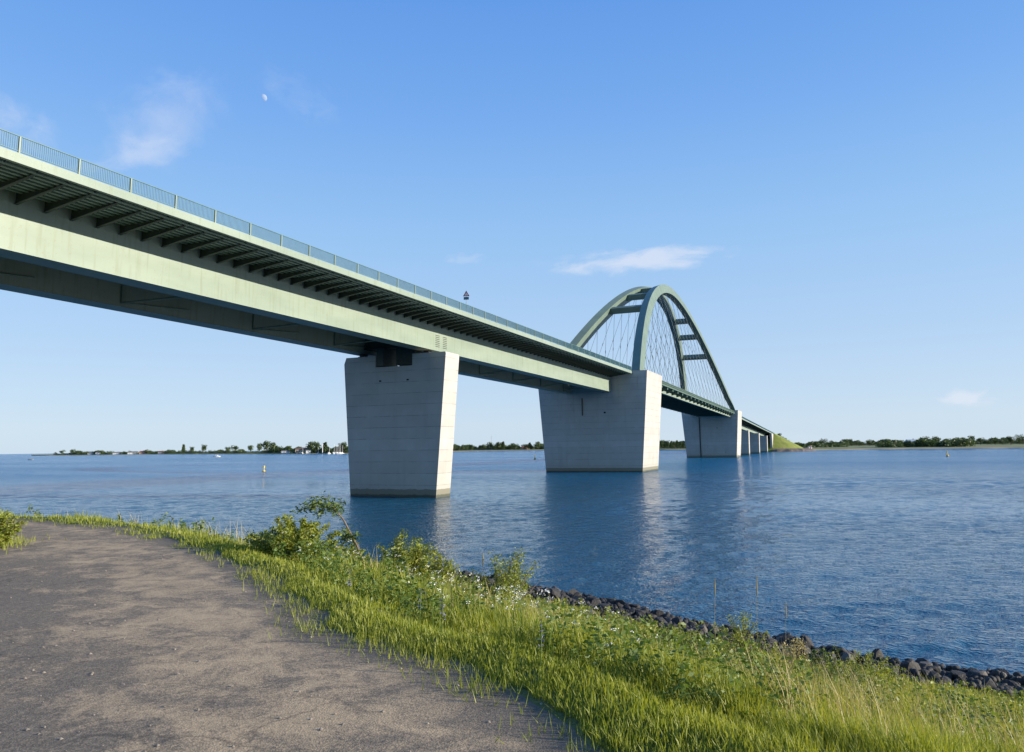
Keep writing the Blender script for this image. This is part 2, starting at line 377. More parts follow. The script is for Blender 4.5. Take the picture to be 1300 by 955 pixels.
# troughs under the overhang
UNDER = simple('shade_dark_green_paint', (.045, .06, .045), .6)  # near-black green: the shade under the deck is put into this colour
ARCHP = simple('slate_green_arch_paint', (.125, .175, .13), .5, .12, .3)
DARKG = simple('dark_green_rail_paint', (.075, .125, .085), .5)
for lo, hi, nm in ((5.7, 10.3, 'deck_stiffener'), (-12.1, -7.6, 'deck_stiffener'), (-4.8, 3.0, 'deck_stiffener')):
    st = MB()
    x = lo
    while x < hi:
        st.beam(YS, x, x+.26, lambda y: zr(y)-1.80, lambda y: zr(y)-1.583); x += .62
    st.build(nm, M['dark_paint'], bridge)
def bracket_mb(mb, y, x0, x1, z, d0, d1, fl=.13):
    """tapered cantilever plate with a bottom flange; x0 at the web, x1 at the tip"""
    s = 1 if x1 > x0 else -1; t = .012
    zt = z(y)-1.585
    a, b = (x0, zt-d0), (x1, zt-d1)
    P = [(a[0], y-t, a[1]), (b[0], y-t, b[1]), (b[0], y+t, b[1]), (a[0], y+t, a[1]), (a[0], y-t, zt), (b[0], y-t, zt), (b[0], y+t, zt), (a[0], y+t, zt)]
    mb.hexa(P)
    P = [(a[0], y-fl, a[1]-.03), (b[0], y-fl, b[1]-.03), (b[0], y+fl, b[1]-.03), (a[0], y+fl, a[1]-.03), (a[0], y-fl, a[1]-.002), (b[0], y-fl, b[1]-.002), (b[0], y+fl, b[1]-.002), (a[0], y+fl, a[1]-.002)]
    mb.hexa(P)
BS = 2.03
yb = -58.72
ylist = [yb + BS*k for k in range(-8, 75) if yb + BS*k < Y1-.5]
for y in ylist:
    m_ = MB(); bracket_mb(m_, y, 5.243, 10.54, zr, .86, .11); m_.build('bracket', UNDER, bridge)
rest = MB()
for y in [yb + BS*k for k in range(-44, 75) if yb + BS*k < Y1-.5]:
    bracket_mb(rest, y, -7.203, -12.28, zr, .72, .20)
    if y < ylist[0]-.5: bracket_mb(rest, y, 5.243, 10.54, zr, .72, .20)
for k in range(136):
    y = 324 + BS*k
    bracket_mb(rest, y, 5.243, 10.54, zrF, .72, .2); bracket_mb(rest, y, -7.203, -12.28, zrF, .72, .2)
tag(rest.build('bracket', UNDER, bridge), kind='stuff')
cb = MB()
for y in [yb + BS*k for k in range(-44, 75) if yb + BS*k < Y1-.5]:
    cb.box(-5.23, 3.29, y-.012, y+.012, zr(y)-2.5, zr(y)-1.585); cb.box(-5.23, 3.29, y-.12, y+.12, zr(y)-2.53, zr(y)-2.503)
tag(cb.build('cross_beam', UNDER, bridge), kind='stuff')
dg = MB().box(-5.23, 3.29, -1.2, 1.2, 20.6, 24.0).box(-5.23, 3.29, -1.45, 1.45, 20.45, 20.59)
dg.box(-.1, 2.9, -1.1, 1.1, 18.0, 20.44).box(-2.8, -1.7, -1.93, 1.93, 17.9, 20.44)  # dark blocks added in the pier notch, standing in for its shade
dg.build('diaphragm_and_notch_fill', UNDER, bridge)
# hanging cross braces between the two girders
for y in (-75.5, -58.0, -41.5, -24.0, -8.5, 20, 37, 53.5, 70, 86):
    b_ = MB(); b_.tube([(3.29, y+5, 21.5), (-5.23, y, 20.25)], .11); b_.tube([(-5.1, y, 20.25), (-5.1, y, 22.6)], .09); b_.tube([(3.29, y+5, 21.5), (-1, y+2.5, 23.4)], .09)
    b_.tube([(-5.1, y, 20.25), (-5.1, y+8, 20.9)], .10)
    b_.build('cross_brace', M['dark_paint'], bridge)
# railing of the near approach: one post every 3.97 m, a panel of balusters per bay
rail = MB(); rail.beam(YS, DXR-.13, DXR-.05, lambda y: zr(y)-.05, zr); rail.beam(YS, DXR-.115, DXR-.065, lambda y: zr(y)-.985, lambda y: zr(y)-.945)
rail_o = rail.build('railing', M['rail_paint'], bridge)
PS = 3.9685; yp0 = -PS*14.3-5.6
posts = [yp0 + PS*k for k in range(-5, 43) if yp0 + PS*k < Y1+2]
PARAP = []
for k, y in enumerate(posts):
    y = min(y, Y1-.1)
    MB().box(DXR-.15, DXR-.03, y-.05, y+.05, zr(y)-1.10, zr(y)-.052).build('post', M['paint'], rail_o)
    if k+1 < len(posts):
        b_ = MB(); n = 30
        for j in range(1, n):
            yy = y + PS*j/n
            if yy < Y1-.15: b_.box(DXR-.105, DXR-.075, yy-.017, yy+.017, zr(yy)-.947, zr(yy)-.048)
        if b_.v: b_.build('baluster_panel', M['rail_paint'], rail_o)
r2 = MB(); r2.beam(YS, DXL+.05, DXL+.13, lambda y: zr(y)-.05, zr)
for y in np.arange(Y0, Y1, PS): r2.box(DXL+.04, DXL+.14, y-.05, y+.05, zr(y)-1.1, zr(y)-.05)
r2.build('railing', M['rail_paint'], bridge)
r3 = MB(); r3.beam(YF, DXR-.13, DXR-.05, lambda y: zrF(y)-.07, zrF); r3.beam(YF, DXR-.115, DXR-.065, lambda y: zrF(y)-.985, lambda y: zrF(y)-.945)
for y in np.arange(322, YA, PS): r3.box(DXR-.14, DXR-.04, y-.05, y+.05, zrF(y)-1.1, zrF(y)-.07)
for y in np.arange(322, YA, .4): r3.box(DXR-.105, DXR-.075, y-.03, y+.03, zrF(y)-.95, zrF(y)-.07)
r3.build('railing', M['rail_paint'], bridge)

# ---- main span
TX, OX = 10.3, 12.55
tb = lambda y: zrM(y) - 2.85                     # tie girder bottom
MB().beam(YM, TX-.8, TX, tb, lambda y: zrM(y)-1.3).build('tie_girder', M['paint'], bridge)
MB().beam(YM, -6.6, -5.9, lambda y: tb(y)+1.15, lambda y: zrM(y)-1.3).build('tie_girder', M['paint'], bridge)
MB().beam(YM, -9.0, OX-.25, lambda y: zrM(y)-1.28, lambda y: zrM(y)-1.08).build('deck_slab', M['dark_paint'], bridge)
MB().beam(YM, -7.0, TX-1, lambda y: zrM(y)-1.077, lambda y: zrM(y)-1.0).build('road_surface', M['asphalt'], bridge)
for a in (OX-.247, -9.25): MB().beam(YM, a, a+.247, lambda y: zrM(y)-1.36, lambda y: zrM(y)-1.0).build('edge_beam', DARKG, bridge)
r4 = MB(); r4.beam(YM, OX-.15, OX-.05, lambda y: zrM(y)-.1, zrM); r4.beam(YM, OX-.14, OX-.06, lambda y: zrM(y)-.6, lambda y: zrM(y)-.5)
for y in np.arange(112, 301, .4): r4.box(OX-.13, OX-.07, y-.09, y+.09, zrM(y)-1.0, zrM(y)-.1)
r4.build('railing', DARKG, bridge)
MS = 8.3; my = 114.0
while my < 300:
    b_ = MB(); zt = zrM(my)-1.285
    for s0, x0, x1 in ((1, TX+.003, OX-.3),):
        b_.hexa([(x0, my-.5, zt-1.2), (x1, my-.5, zt-.75), (x1, my+.5, zt-.75), (x0, my+.5, zt-1.2), (x0, my-.5, zt), (x1, my-.5, zt), (x1, my+.5, zt), (x0, my+.5, zt)])
    b_.build('walkway_bracket', DARKG, bridge)
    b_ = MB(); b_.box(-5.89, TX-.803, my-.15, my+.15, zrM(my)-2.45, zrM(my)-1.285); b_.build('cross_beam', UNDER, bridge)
    my += MS
wl = MB()
for x in (-3.5, -1, 1.5, 4, 6.5): wl.beam(YM, x, x+.25, lambda y: zrM(y)-1.75, lambda y: zrM(y)-1.283)
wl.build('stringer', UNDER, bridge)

# ---- arches: two box ribs that lean together and meet at the crown
A_Y0, A_Y1, A_H, A_N, A_XS, A_XC, A_Z = 93.5, 300.6, 41.3, 1.905, 11.5, 2.35, 24.67
def arch_pt(t, sg, drop=0.0):
    q = 1 - abs(2*t-1)**A_N
    y = A_Y0 + (A_Y1-A_Y0)*t; z = A_Z + A_H*q; x = A_XS + (A_XC-A_XS)*q
    e = 1e-3; q2 = 1 - abs(2*(t+e)-1)**A_N
    d = np.array([0, (A_Y1-A_Y0)*e, A_H*(q2-q)]); d /= np.linalg.norm(d)
    nrm = np.array([0, -d[2], d[1]])             # outward in the Y-Z plane
    lean = np.array([-(A_XS-A_XC)/A_H*nrm[2]*.9, nrm[1], nrm[2]]); lean /= np.linalg.norm(lean)
    p = np.array([x, y, z]) - lean*drop
    return np.array([sg*p[0], p[1], p[2]]), np.array([sg*lean[0], lean[1], lean[2]])
AD, AW = 3.1, 1.12                                # radial depth, half width
def rib(sg):
    rings = []
    for t in np.linspace(.004, 1.004, 73):
        p, n = arch_pt(t, sg); side = np.array([1.0, 0, 0]) - n*n[0]; side /= np.linalg.norm(side)
        dd = AD*(1 + .10*abs(2*t-1))*min(1, max(.3, (1.004-t)/.05))
        rings.append([p - side*AW - n*dd, p + side*AW - n*dd, p + side*AW, p - side*AW])
    return MB().sweep(rings).build('arch_rib', ARCHP, bridge)
for sg in (1, -1): rib(sg)
for t in (.193, .272, .35, .67, .742, .82):
    a, n = arch_pt(t, 1, 1.5); b, _ = arch_pt(t, -1, 1.5)
    hw, hh = .9, .95; ty = np.array([0, n[2], -n[1]]); nn = np.array([0, n[1], n[2]])
    ax, bx = a[0]-.95, b[0]+.95
    P = []
    for s in (-1, 1):
        for x, q in ((bx, -1), (ax, -1), (ax, 1), (bx, 1)):
            c = np.array([x, a[1], a[2]]) + ty*hw*q + nn*hh*s; P.append(tuple(c))
    MB().hexa(P).build('brace', ARCHP, bridge)
# hangers: crossed net between rib and tie
for sg in (1, -1):
    nn = 21
    for k in range(nn):
        y = 109 + k*(294-109)/(nn-1)
        for s in (-1, 1):
            # walk up along the inclination until the rib's underside
            sl_ = .52*s; base = np.array([sg*11.45, y, zrM(y)-1.1]); best = None
            for t in np.linspace(.02, .98, 385):
                p, _ = arch_pt(t, sg, AD)
                if p[2] < base[2]+2: continue
                e = abs((p[1]-base[1]) - sl_*(p[2]-base[2]))
                if best is None or e < best[0]: best = (e, p)
            if best is None or best[0] > 1.2: continue
            p = best[1]; h = MB().tube([base, p], .05, 5)
            mid = base*.45 + p*.55; d = (p-base)/np.linalg.norm(p-base)
            h.tube([mid-d*.5, mid+d*.5], .11, 5)
            h.build('hanger', M['cable'], bridge)

# ---- piers
def pier_solid(y, t, xl0, xr0, xl1, xr1, ztop, seats=(), ch=.9, zb=-4.0):
    """tapered slab pier; seats = (x0, x1, zfloor) recesses cut in its top.  zb goes below the water"""
    def xl(z): return xl0 + (xl1-xl0)*z/ztop
    def xr(z): return xr0 + (xr1-xr0)*z/ztop
    prof = [(xl(zb), zb), (xl(0), 0), (xl(ztop-ch), ztop-ch), (xl(ztop)+ch*.45, ztop)]
    for x0, x1, zf in sorted(seats): prof += [(x0, ztop), (x0+.002, zf), (x1-.002, zf), (x1, ztop)]
    prof += [(xr(ztop)-ch*.10, ztop), (xr(ztop-ch*.2), ztop-ch*.2), (xr(0), 0), (xr(zb), zb)]
    n = len(prof); mb = MB()
    # profile is x-monotone on top: strip it into columns so no face is concave
    xs = [p for p in prof]
    front = [(x, y-t/2, z) for x, z in prof]; back = [(x, y+t/2, z) for x, z in prof]
    import mathutils
    tri = mathutils.geometry.tessellate_polygon([[Vector((x, z, 0)) for x, z in prof]])
    def orient(f, up):
        a, b, c = [prof[i] for i in f]
        area = (b[0]-a[0])*(c[1]-a[1]) - (b[1]-a[1])*(c[0]-a[0])
        return f if (area > 0) == up else tuple(reversed(f))
    mb.add(front+back, [orient(tuple(f), True) for f in tri] + [tuple(i+n for i in orient(tuple(f), False)) for f in tri] +
           [(i, i+n, (i+1) % n + n, (i+1) % n) for i in range(n)])
    return mb
def bearings(pier, y, z0, z1):
    for x in (4.27, -6.22):
        b = MB(); b.box(x-.55, x+.55, y-.6, y+.6, z0+.003, z0+(z1-z0)*.45); b.box(x-.4, x+.4, y-.45, y+.45, z0+(z1-z0)*.45+.002, z1-.055)
        b.build('bearing', M['bearing'], pier)
p1 = pier_solid(0, 4.0, -6.71, 6.71, -8.2, 8.2, 19.35, [(-2.9, 3.0, 17.75)]).build('pier', M['concrete'], bridge)
bearings(p1, 0, 19.35, gb(0))
for x in (-2.1, 2.3): MB().box(x-.18, x+.18, -2.02, -1.9, 15.7, 15.9).build('scupper', M['black'], p1)
for (y, a, A, zt, t, zs) in ((P2, 12.56, 14.6, 25.03, 18.4, zr), (P3, 12.31, 14.15, 23.48, 18.7, zrF)):
    zf = zt-.93 if y < 200 else zt-1.9
    p_ = pier_solid(y, t, -a, a, -A, A, zt, [(-A+.9 if y < 200 else -9.4, 10.9, zf)], ch=.02).build('pier', M['concrete'], bridge)
    MB().box(-8.9, 10.6, y-t/2-.05, y+t/2+.05, zf+.01, zf+.5).build('road_slab', M['concrete'], p_)
    if y < 200:
        MB().tube([(-2.4, y-t/2-.1, 14.2), (-2.4, y-t/2-.1, 18.6)], .16).build('drain_pipe', M['brown'], p_)
    else:
        MB().tube([(-5.2, y-t/2-.15, .2), (-5.2, y-t/2-.15, 20.4)], .3).build('drain_pipe', M['bearing'], p_)
    MB().box(3.2, 3.7, y-t/2-.02, y-t/2+.1, 14.6, 15.0).build('scupper', M['black'], p_)
for n_, y in enumerate((384.1, 457.3, 530.6)):
    zt = (14.65, 13.9, 12.85)[n_]
    p_ = pier_solid(y, 6.0, -10.9, 10.9, -11.3, 11.3, zt, ch=.3).build('pier', M['concrete'], bridge)
    bearings(p_, y, zt, gbF(y))
ab = MB(); ab.box(-12.5, 10.2, YA-4, YA+18, -2, zrF(YA)-3.1); ab.box(9.6, 11.3, YA-24, YA-4.003, 2, zrF(YA-12)-1.75)
ab.build('abutment', M['concrete'], bridge)

# ---- traffic sign on the bridge footway
sy = 0.0
# place it so that it stands on the deck edge behind the railing
sx = DXR-.5
for _ in range(40):
    pz = np.array([sx, sy, zr(sy)+2.0]); d = pz-CAM; xpix = 650 + F*(d@CR)/(d@CF)
    sy += (592-xpix)*.12
sb = zr(sy)-1.15
sign = empty('warning_sign', (sx, sy, sb)); tag(sign, 'small triangular red and white warning sign with plate above the green bridge railing', 'traffic sign')
MB().tube([(0, 0, 0), (0, 0, 3.05)], .038, 8).build('pole', M['steel'], sign)
def tri(mb, s, y0, y1, zc):
    P = [(-s, zc-s*.577), (s, zc-s*.577), (0, zc+s*1.155)]
    mb.add([(x, y0, z) for x, z in P]+[(x, y1, z) for x, z in P], [(0, 1, 2), (5, 4, 3), (0, 3, 4, 1), (1, 4, 5, 2), (2, 5, 3, 0)])
sign_rot = math.atan2(CAM[0]-sx, -(CAM[1]-sy))   # faces oncoming traffic on the near side
sign.rotation_euler = (0, 0, .25)
t_ = MB(); tri(t_, .46, -.065, -.045, 2.72); pl_ = t_.build('triangle_plate', M['red'], sign)
t_ = MB(); tri(t_, .25, -.068, -.0655, 2.72); t_.build('plate_face', M['white'], pl_)
t_ = MB().box(-.03, .03, -.0705, -.0685, 2.66, 2.86).box(-.03, .03, -.0705, -.0685, 2.60, 2.64); t_.build('symbol', M['black'], pl_)
MB().box(-.36, .36, -.065, -.045, 1.98, 2.36).build('lower_plate', M['blue_plate'], sign)
# white navigation board at the foot of the far arch pier
nb = empty('navigation_board', (12.5, P3-1.2, 0)); tag(nb, 'small white board fixed low on the sunlit side of the second arch pier', 'sign board')
MB().box(0, .12, -2.2, 2.2, 1.0, 3.6).build('board', M['white'], nb)
b_ = MB(); b_.box(-.2, -.003, -1.5, -1.3, 1.3, 3.2); b_.box(-.2, -.003, 1.3, 1.5, 1.3, 3.2); b_.build('mounting_rail', M['steel'], nb)
# ------------------------------------------------------------------ terrain of the near bank (local u, v)
ZP = 4.8
EDGE = np.array([(14, -24), (8, -8), (4.2, -1.0), (2.3, 2.0), (.95, 4.1), (-.09, 5.6), (-.61, 6.4), (-1.05, 6.8), (-1.75, 7.4), (-2.25, 8.5), (-2.7, 9.5), (-3.6, 10.9),
                 (-5.37, 13.3), (-8.4, 16.6), (-11.9, 19.2), (-16, 20.8), (-26, 22), (-60, 22)], float)
WATER = np.array([(60, -24), (46, -10), (34, 2), (24, 11), (18, 16.9), (13.6, 21.3), (10.5, 23.5), (7.9, 26.4), (6.2, 28.6), (4.6, 31.1), (2.9, 33.2), (.9, 35.4), (-1.3, 38.2), (-4, 41), (-9, 43.5),
                  (-18, 44), (-30, 42), (-60, 40)], float)
def sdist(P, poly):
    """distance to a polyline, positive on its left side when walking it in order"""
    P = np.atleast_2d(P); best = np.full(len(P), 1e9); sgn = np.ones(len(P))
    for a, b in zip(poly[:-1], poly[1:]):
        ab = b-a; t = np.clip(((P-a)@ab)/(ab@ab), 0, 1); q = P-(a+t[:, None]*ab); d = np.hypot(q[:, 0], q[:, 1])
        cr = ab[0]*q[:, 1]-ab[1]*q[:, 0]; m = d < best-1e-9
        best[m] = d[m]; sgn[m] = np.sign(cr[m])
    return best*sgn
def wob(P, f, s):
    u, v = P[:, 0]*f, P[:, 1]*f
    return (np.sin(u*1.3+v*.7+s)+np.sin(u*-.8+v*1.9+s*2.1)+np.sin(u*2.7+v*2.1+s*.7)*.6+np.sin(u*-3.9+v*3.3+s*3)*.4)/3
def edge_d(P): return sdist(P, EDGE) + wob(P, 1.1, 1.0)*.22 + wob(P, 4.0, 2.0)*.06
def ground_z(P):
    P = np.atleast_2d(np.asarray(P, float)); de = edge_d(P); dw = sdist(P, WATER)   # both > 0 on the path side
    out = np.maximum(-de, 0); inn = np.maximum(dw, 0)
    o2 = np.maximum(out-.35, 0)
    s = o2/np.maximum(o2+inn, 1e-6)
    z = ZP*np.clip(1-s, 0, 1)**1.45 + .05*np.clip(out/.25, 0, 1) + wob(P, .7, 4)*.10*np.clip(out/2, 0, 1)*np.clip(inn/3, 0, 1)
    z = np.where(de > 0, ZP-.05*np.clip(de/.2, 0, 1), z)
    z = np.where(dw < 0, np.maximum(dw*.32, -6), z)
    return z
def gz(u, v): return float(ground_z([(u, v)])[0])
def ground_hit(px, py):
    d = ray(px, py); du, dv, dz = d@RT, d@FW, d[2]; t = 2.0
    while t < 90:
        z = CAM[2]+dz*t
        if z <= gz(du*t, dv*t): return du*t, dv*t
        t += .08
    return du*t, dv*t
def axis(lo, hi, fn):
    a = [lo]
    while a[-1] < hi: a.append(a[-1]+fn(a[-1]))
    return np.array(a)
ua = axis(-70, 70, lambda x: .22 if -14 < x < 14 else 1.2); va = axis(-26, 66, lambda x: .22 if 2 < x < 24 else (.5 if 0 < x < 46 else 1.5))
UU, VV = np.meshgrid(ua, va); GP = np.stack([UU.ravel(), VV.ravel()], 1)
GZ = ground_z(GP); ED = edge_d(GP)
def world(P, z): return CAM*np.array([1, 1, 0]) + P[:, :1]*RT + P[:, 1:2]*FW + np.stack([0*z, 0*z, z], 1)
nu, nv = len(ua), len(va); I = np.arange(nu*nv).reshape(nv, nu)
Q = np.stack([I[:-1, :-1], I[:-1, 1:], I[1:, 1:], I[1:, :-1]], -1).reshape(-1, 4)
def sub_mesh(name, keep, z, mat):
    q = Q[keep[Q].all(1)]; used = np.unique(q); mp = np.full(nu*nv, -1); mp[used] = np.arange(len(used))
    o = np_mesh(name, world(GP[used], z[used]), [mp[q]], mat, smooth=True); return o, used
bank, _ = sub_mesh('bank_ground', ED < .9, GZ, M['soil']); tag(bank, kind='structure')
path, used = sub_mesh('asphalt_path', ED > -.45, np.full(nu*nv, ZP) + wob(GP, .5, 9)*.012, M['asphalt']); tag(path, kind='structure')
at_ = path.data.attributes.new('edge_distance', 'FLOAT', 'POINT'); at_.data.foreach_set('value', ED[used].astype(np.float32))

# ------------------------------------------------------------------ water: one sheet to the horizon
RMIN, RMAX, DK = 17.0, 520.0, .0044
nr = int(math.log(RMAX/RMIN)/DK)+1; rr = RMIN*np.exp(np.arange(nr)*DK); rr[-1] = RMAX
azs = np.radians(np.linspace(-52, 52, 1350)); na = len(azs)
RRg, AZ = np.meshgrid(rr, azs, indexing='ij'); U_ = RRg*np.sin(AZ); V_ = RRg*np.cos(AZ)
wr_ = np.random.default_rng(5); Z_ = np.zeros_like(U_)
gp = .62 + .38*np.sin(U_*.021+1.3+2*np.sin(V_*.013))*np.sin(V_*.034+U_*.011) + .25*np.sin(U_*.05+V_*.09)
dr_ = RRg*np.maximum(DK, .0014)
for lam in np.geomspace(.62, 10, 56):
    th = wr_.normal(0, .62) + 1.95; k_ = 2*math.pi/lam; ph = wr_.random()*6.283
    res = np.clip((lam/dr_-2.2)/2.5, 0, 1)
    sl = .027*(1.0 if lam < 2.2 else (.62 if lam < 4.5 else .26))
    arg = k_*(U_*math.cos(th)+V_*math.sin(th))+ph + .6*np.sin(U_*.31/lam**.5+ph*2)+.6*np.sin(V_*.27/lam**.5+ph*3)
    sn = np.sin(arg); Z_ += res*gp*sl*lam/6.283*(sn + .35*(sn*sn-.5))
Z_ *= np.clip((RMAX-RRg)/120, 0, 1)
P_ = np.stack([U_.ravel(), V_.ravel()], 1); WV = [world(P_, Z_.ravel())]; op = [np.clip((RRg.ravel()-60)/190, 0, 1)]
I_ = np.arange(nr*na).reshape(nr, na); WF = [np.stack([I_[:-1, :-1], I_[1:, :-1], I_[1:, 1:], I_[:-1, 1:]], -1).reshape(-1, 4)[:, ::-1]]
# flat water: outer rings all round, and the rest of the inner disc
def flat_patch(r_list, az_list):
    off = sum(len(v) for v in WV); R2, A2 = np.meshgrid(r_list, az_list, indexing='ij'); p = np.stack([(R2*np.sin(A2)).ravel(), (R2*np.cos(A2)).ravel()], 1)
    WV.append(world(p, np.zeros(len(p)))); op.append(np.ones(len(p))); a, b = R2.shape; i2 = np.arange(a*b).reshape(a, b)+off
    WF.append(np.stack([i2[:-1, :-1], i2[1:, :-1], i2[1:, 1:], i2[:-1, 1:]], -1).reshape(-1, 4)[:, ::-1])
flat_patch(np.array([RMAX, 800, 1500, 4000, 12000, 40000.]), azs[np.linspace(0, na-1, 271).astype(int)])
flat_patch(np.array([.5, RMAX, 800, 1500, 4000, 12000, 40000.]), np.radians(np.linspace(52, 308, 120)))
wm = np_mesh('sea_water', np.concatenate(WV), WF, M['water'], smooth=True); tag(wm, kind='structure')
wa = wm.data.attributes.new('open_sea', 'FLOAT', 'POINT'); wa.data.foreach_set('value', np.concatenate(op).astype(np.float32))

# ------------------------------------------------------------------ grass, herbs, flowers
def sample_bank(n, vlo, vhi, power, ulo=-30, uhi=32, smin=.0, smax=.93):
    """random (u, v) on the bank, denser close by"""
    out = []
    tot = 0
    while tot < n:
        k = n*4; r = RNG.random(k)
        v = (vlo**(1-power) + r*(vhi**(1-power)-vlo**(1-power)))**(1/(1-power)) if power != 1 else vlo*(vhi/vlo)**r
        u = (RNG.random(k)*2-1)*(v*.86+2.0); P = np.stack([u, v], 1)
        de = edge_d(P); dw = sdist(P, WATER); s = np.maximum(-de, 0)/np.maximum(np.maximum(-de, 0)+np.maximum(dw, 0), 1e-6)
        ok = (de < 0) & (dw > .2) & (s >= smin) & (s <= smax) & (u > ulo) & (u < uhi)
        out.append(P[ok]); tot += ok.sum()
    return np.concatenate(out)[:n]
def blades(P, h, w, lean, mat, name, bend=.45):
    n = len(P); z = ground_z(P)-.02; base = world(P, z)
    a = RNG.random(n)*2*np.pi; side = np.stack([np.cos(a), np.sin(a), 0*a], 1)
    la = RNG.normal(0, 1, (n, 2))*.30; ld = la[:, :1]*RT + la[:, 1:]*FW + RT*lean
    mid = base + np.stack([0*h, 0*h, h*.55], 1) + ld*(h*.22)[:, None]; tip = base + np.stack([0*h, 0*h, h*(1-.12*np.abs(la[:, 0]))], 1) + ld*(h*bend*1.6)[:, None]
    w2 = w[:, None]*side
    V = np.stack([base-w2, base+w2, mid-w2*.8, mid+w2*.8, tip], 1).reshape(-1, 3)
    i = np.arange(n)[:, None]*5
    return np_mesh(name, V, [i+np.array([[0, 1, 3, 2]]), i+np.array([[2, 3, 4]])], mat)
def hmap(P):                                     # height of the sward: short at the path, tufted beyond
    out = -edge_d(P)
    return np.clip(out/1.1, .30, 1)*np.clip(.72+.62*wob(P, 2.1, 3)+.3*wob(P, .8, 8), .25, 1.6)*np.clip((sdist(P, WATER)-1.3)/4.5, .12, 1)
P = np.concatenate([sample_bank(190000, 3.0, 14, 1.3), sample_bank(95000, 12, 44, 1.1)])
h = (.13+.30*RNG.random(len(P)))*hmap(P); h = np.maximum(h, .05)
tag(blades(P, h, (.0022+.00042*P[:, 1])*(.7+.6*RNG.random(len(P))), -.10, M['grass'], 'verge_grass'), kind='stuff')
P = np.concatenate([sample_bank(60000, 3.0, 13, 1.4), sample_bank(25000, 12, 36, 1.1)])
tag(blades(P, .05+.08*RNG.random(len(P)), (.0030+.00045*P[:, 1])*(.7+.6*RNG.random(len(P))), -.05, M['grass'], 'short_grass'), kind='stuff')
P = np.concatenate([sample_bank(8000, 3.2, 14, 1.2, smin=.05), sample_bank(7000, 12, 40, 1.1, smin=.05)])
keep = wob(P, .9, 6) > -.05; P = P[keep]
tag(blades(P, (.34+.34*RNG.random(len(P)))*np.clip(-edge_d(P)/1.2, .2, 1)*np.clip((sdist(P, WATER)-1.3)/4.5, .12, 1), .0016+.00022*P[:, 1], -.16, M['dry'], 'dry_grass'), kind='stuff')
def leaf_quads(C, size, up=.5):
    """rhombic leaves at centres C"""
    n = len(C); d = RNG.normal(0, 1, (n, 3)); d[:, 2] *= .6; d /= np.linalg.norm(d, axis=1)[:, None]
    e = RNG.normal(0, 1, (n, 3)); e = np.cross(d, e); e /= np.linalg.norm(e, axis=1)[:, None]
    s = size[:, None]; nrm = np.cross(d, e)
    V = np.stack([C-d*s, C+e*s*.45+nrm*s*.12, C+d*s, C-e*s*.45+nrm*s*.12], 1).reshape(-1, 3)
    i = np.arange(n)[:, None]*4
    return V, i+np.array([[0, 1, 2, 3]])
def herb_field(P, hh, per, size, mat, name):
    n = len(P); base = world(P, ground_z(P)); C = np.repeat(base, per, 0); H = np.repeat(hh, per)
    k = RNG.random(n*per); ang = RNG.random(n*per)*6.283; rad = H*(.12+.25*(1-k))*np.sqrt(RNG.random(n*per))
    C = C + np.stack([np.cos(ang)*rad, np.sin(ang)*rad, k*H], 1)
    V, f = leaf_quads(C, np.repeat(size, per)*(.6+.8*RNG.random(n*per))); return np_mesh(name, V, [f], mat)
P = np.concatenate([sample_bank(2600, 3.2, 14, 1.2, smin=.03), sample_bank(2600, 11, 42, 1.1, smin=.05)])
P = P[wob(P, .75, 12) + .25*(RNG.random(len(P))-.5) > .0]
tag(herb_field(P, (.14+.40*RNG.random(len(P)))*np.clip((sdist(P, WATER)-1.3)/4, .12, 1), 30, .018+.0011*P[:, 1], M['herb'], 'bank_herbs'), kind='stuff')
P = sample_bank(900, 9, 30, 1.0, ulo=-5, smin=.12, smax=.86); P = P[wob(P, .6, 21) > .12]
tag(herb_field(P, (.35+.40*RNG.random(len(P)))*np.clip((sdist(P, WATER)-1.5)/4, .15, 1), 70, .016+.0009*P[:, 1], M['bush'], 'tall_weeds'), kind='stuff')
# grit and small stones on the path
k = 1500; gv = 3.0*(22/3.0)**RNG.random(k); gu = (RNG.random(k)*2-1)*gv*.8-gv*.12; GQ = np.stack([gu, gv], 1); GQ = GQ[edge_d(GQ) > -.05]; k = len(GQ)
B0 = np.array([(1, 0, 0), (-.5, .87, 0), (-.5, -.87, 0), (.1, .1, .9)]); sz = (.004+.010*RNG.random(k)**3)*(1+.05*GQ[:, 1]); rot = RNG.random(k)*6.28
cr_, sr_ = np.cos(rot), np.sin(rot); VV_ = np.stack([B0[None, :, 0]*cr_[:, None]-B0[None, :, 1]*sr_[:, None], B0[None, :, 0]*sr_[:, None]+B0[None, :, 1]*cr_[:, None], np.repeat(B0[None, :, 2], k, 0)], -1)*sz[:, None, None]
VV_ = VV_ + world(GQ, np.full(k, ZP+.002)+wob(GQ, .5, 9)*.012)[:, None, :]; fi = np.arange(k)[:, None]*4
tag(np_mesh('path_grit', VV_.reshape(-1, 3), [fi+np.array([[0, 1, 3]]), fi+np.array([[1, 2, 3]]), fi+np.array([[2, 0, 3]])], simple('pale_grit', (.30, .25, .19), .9, .5, 40)), kind='stuff')
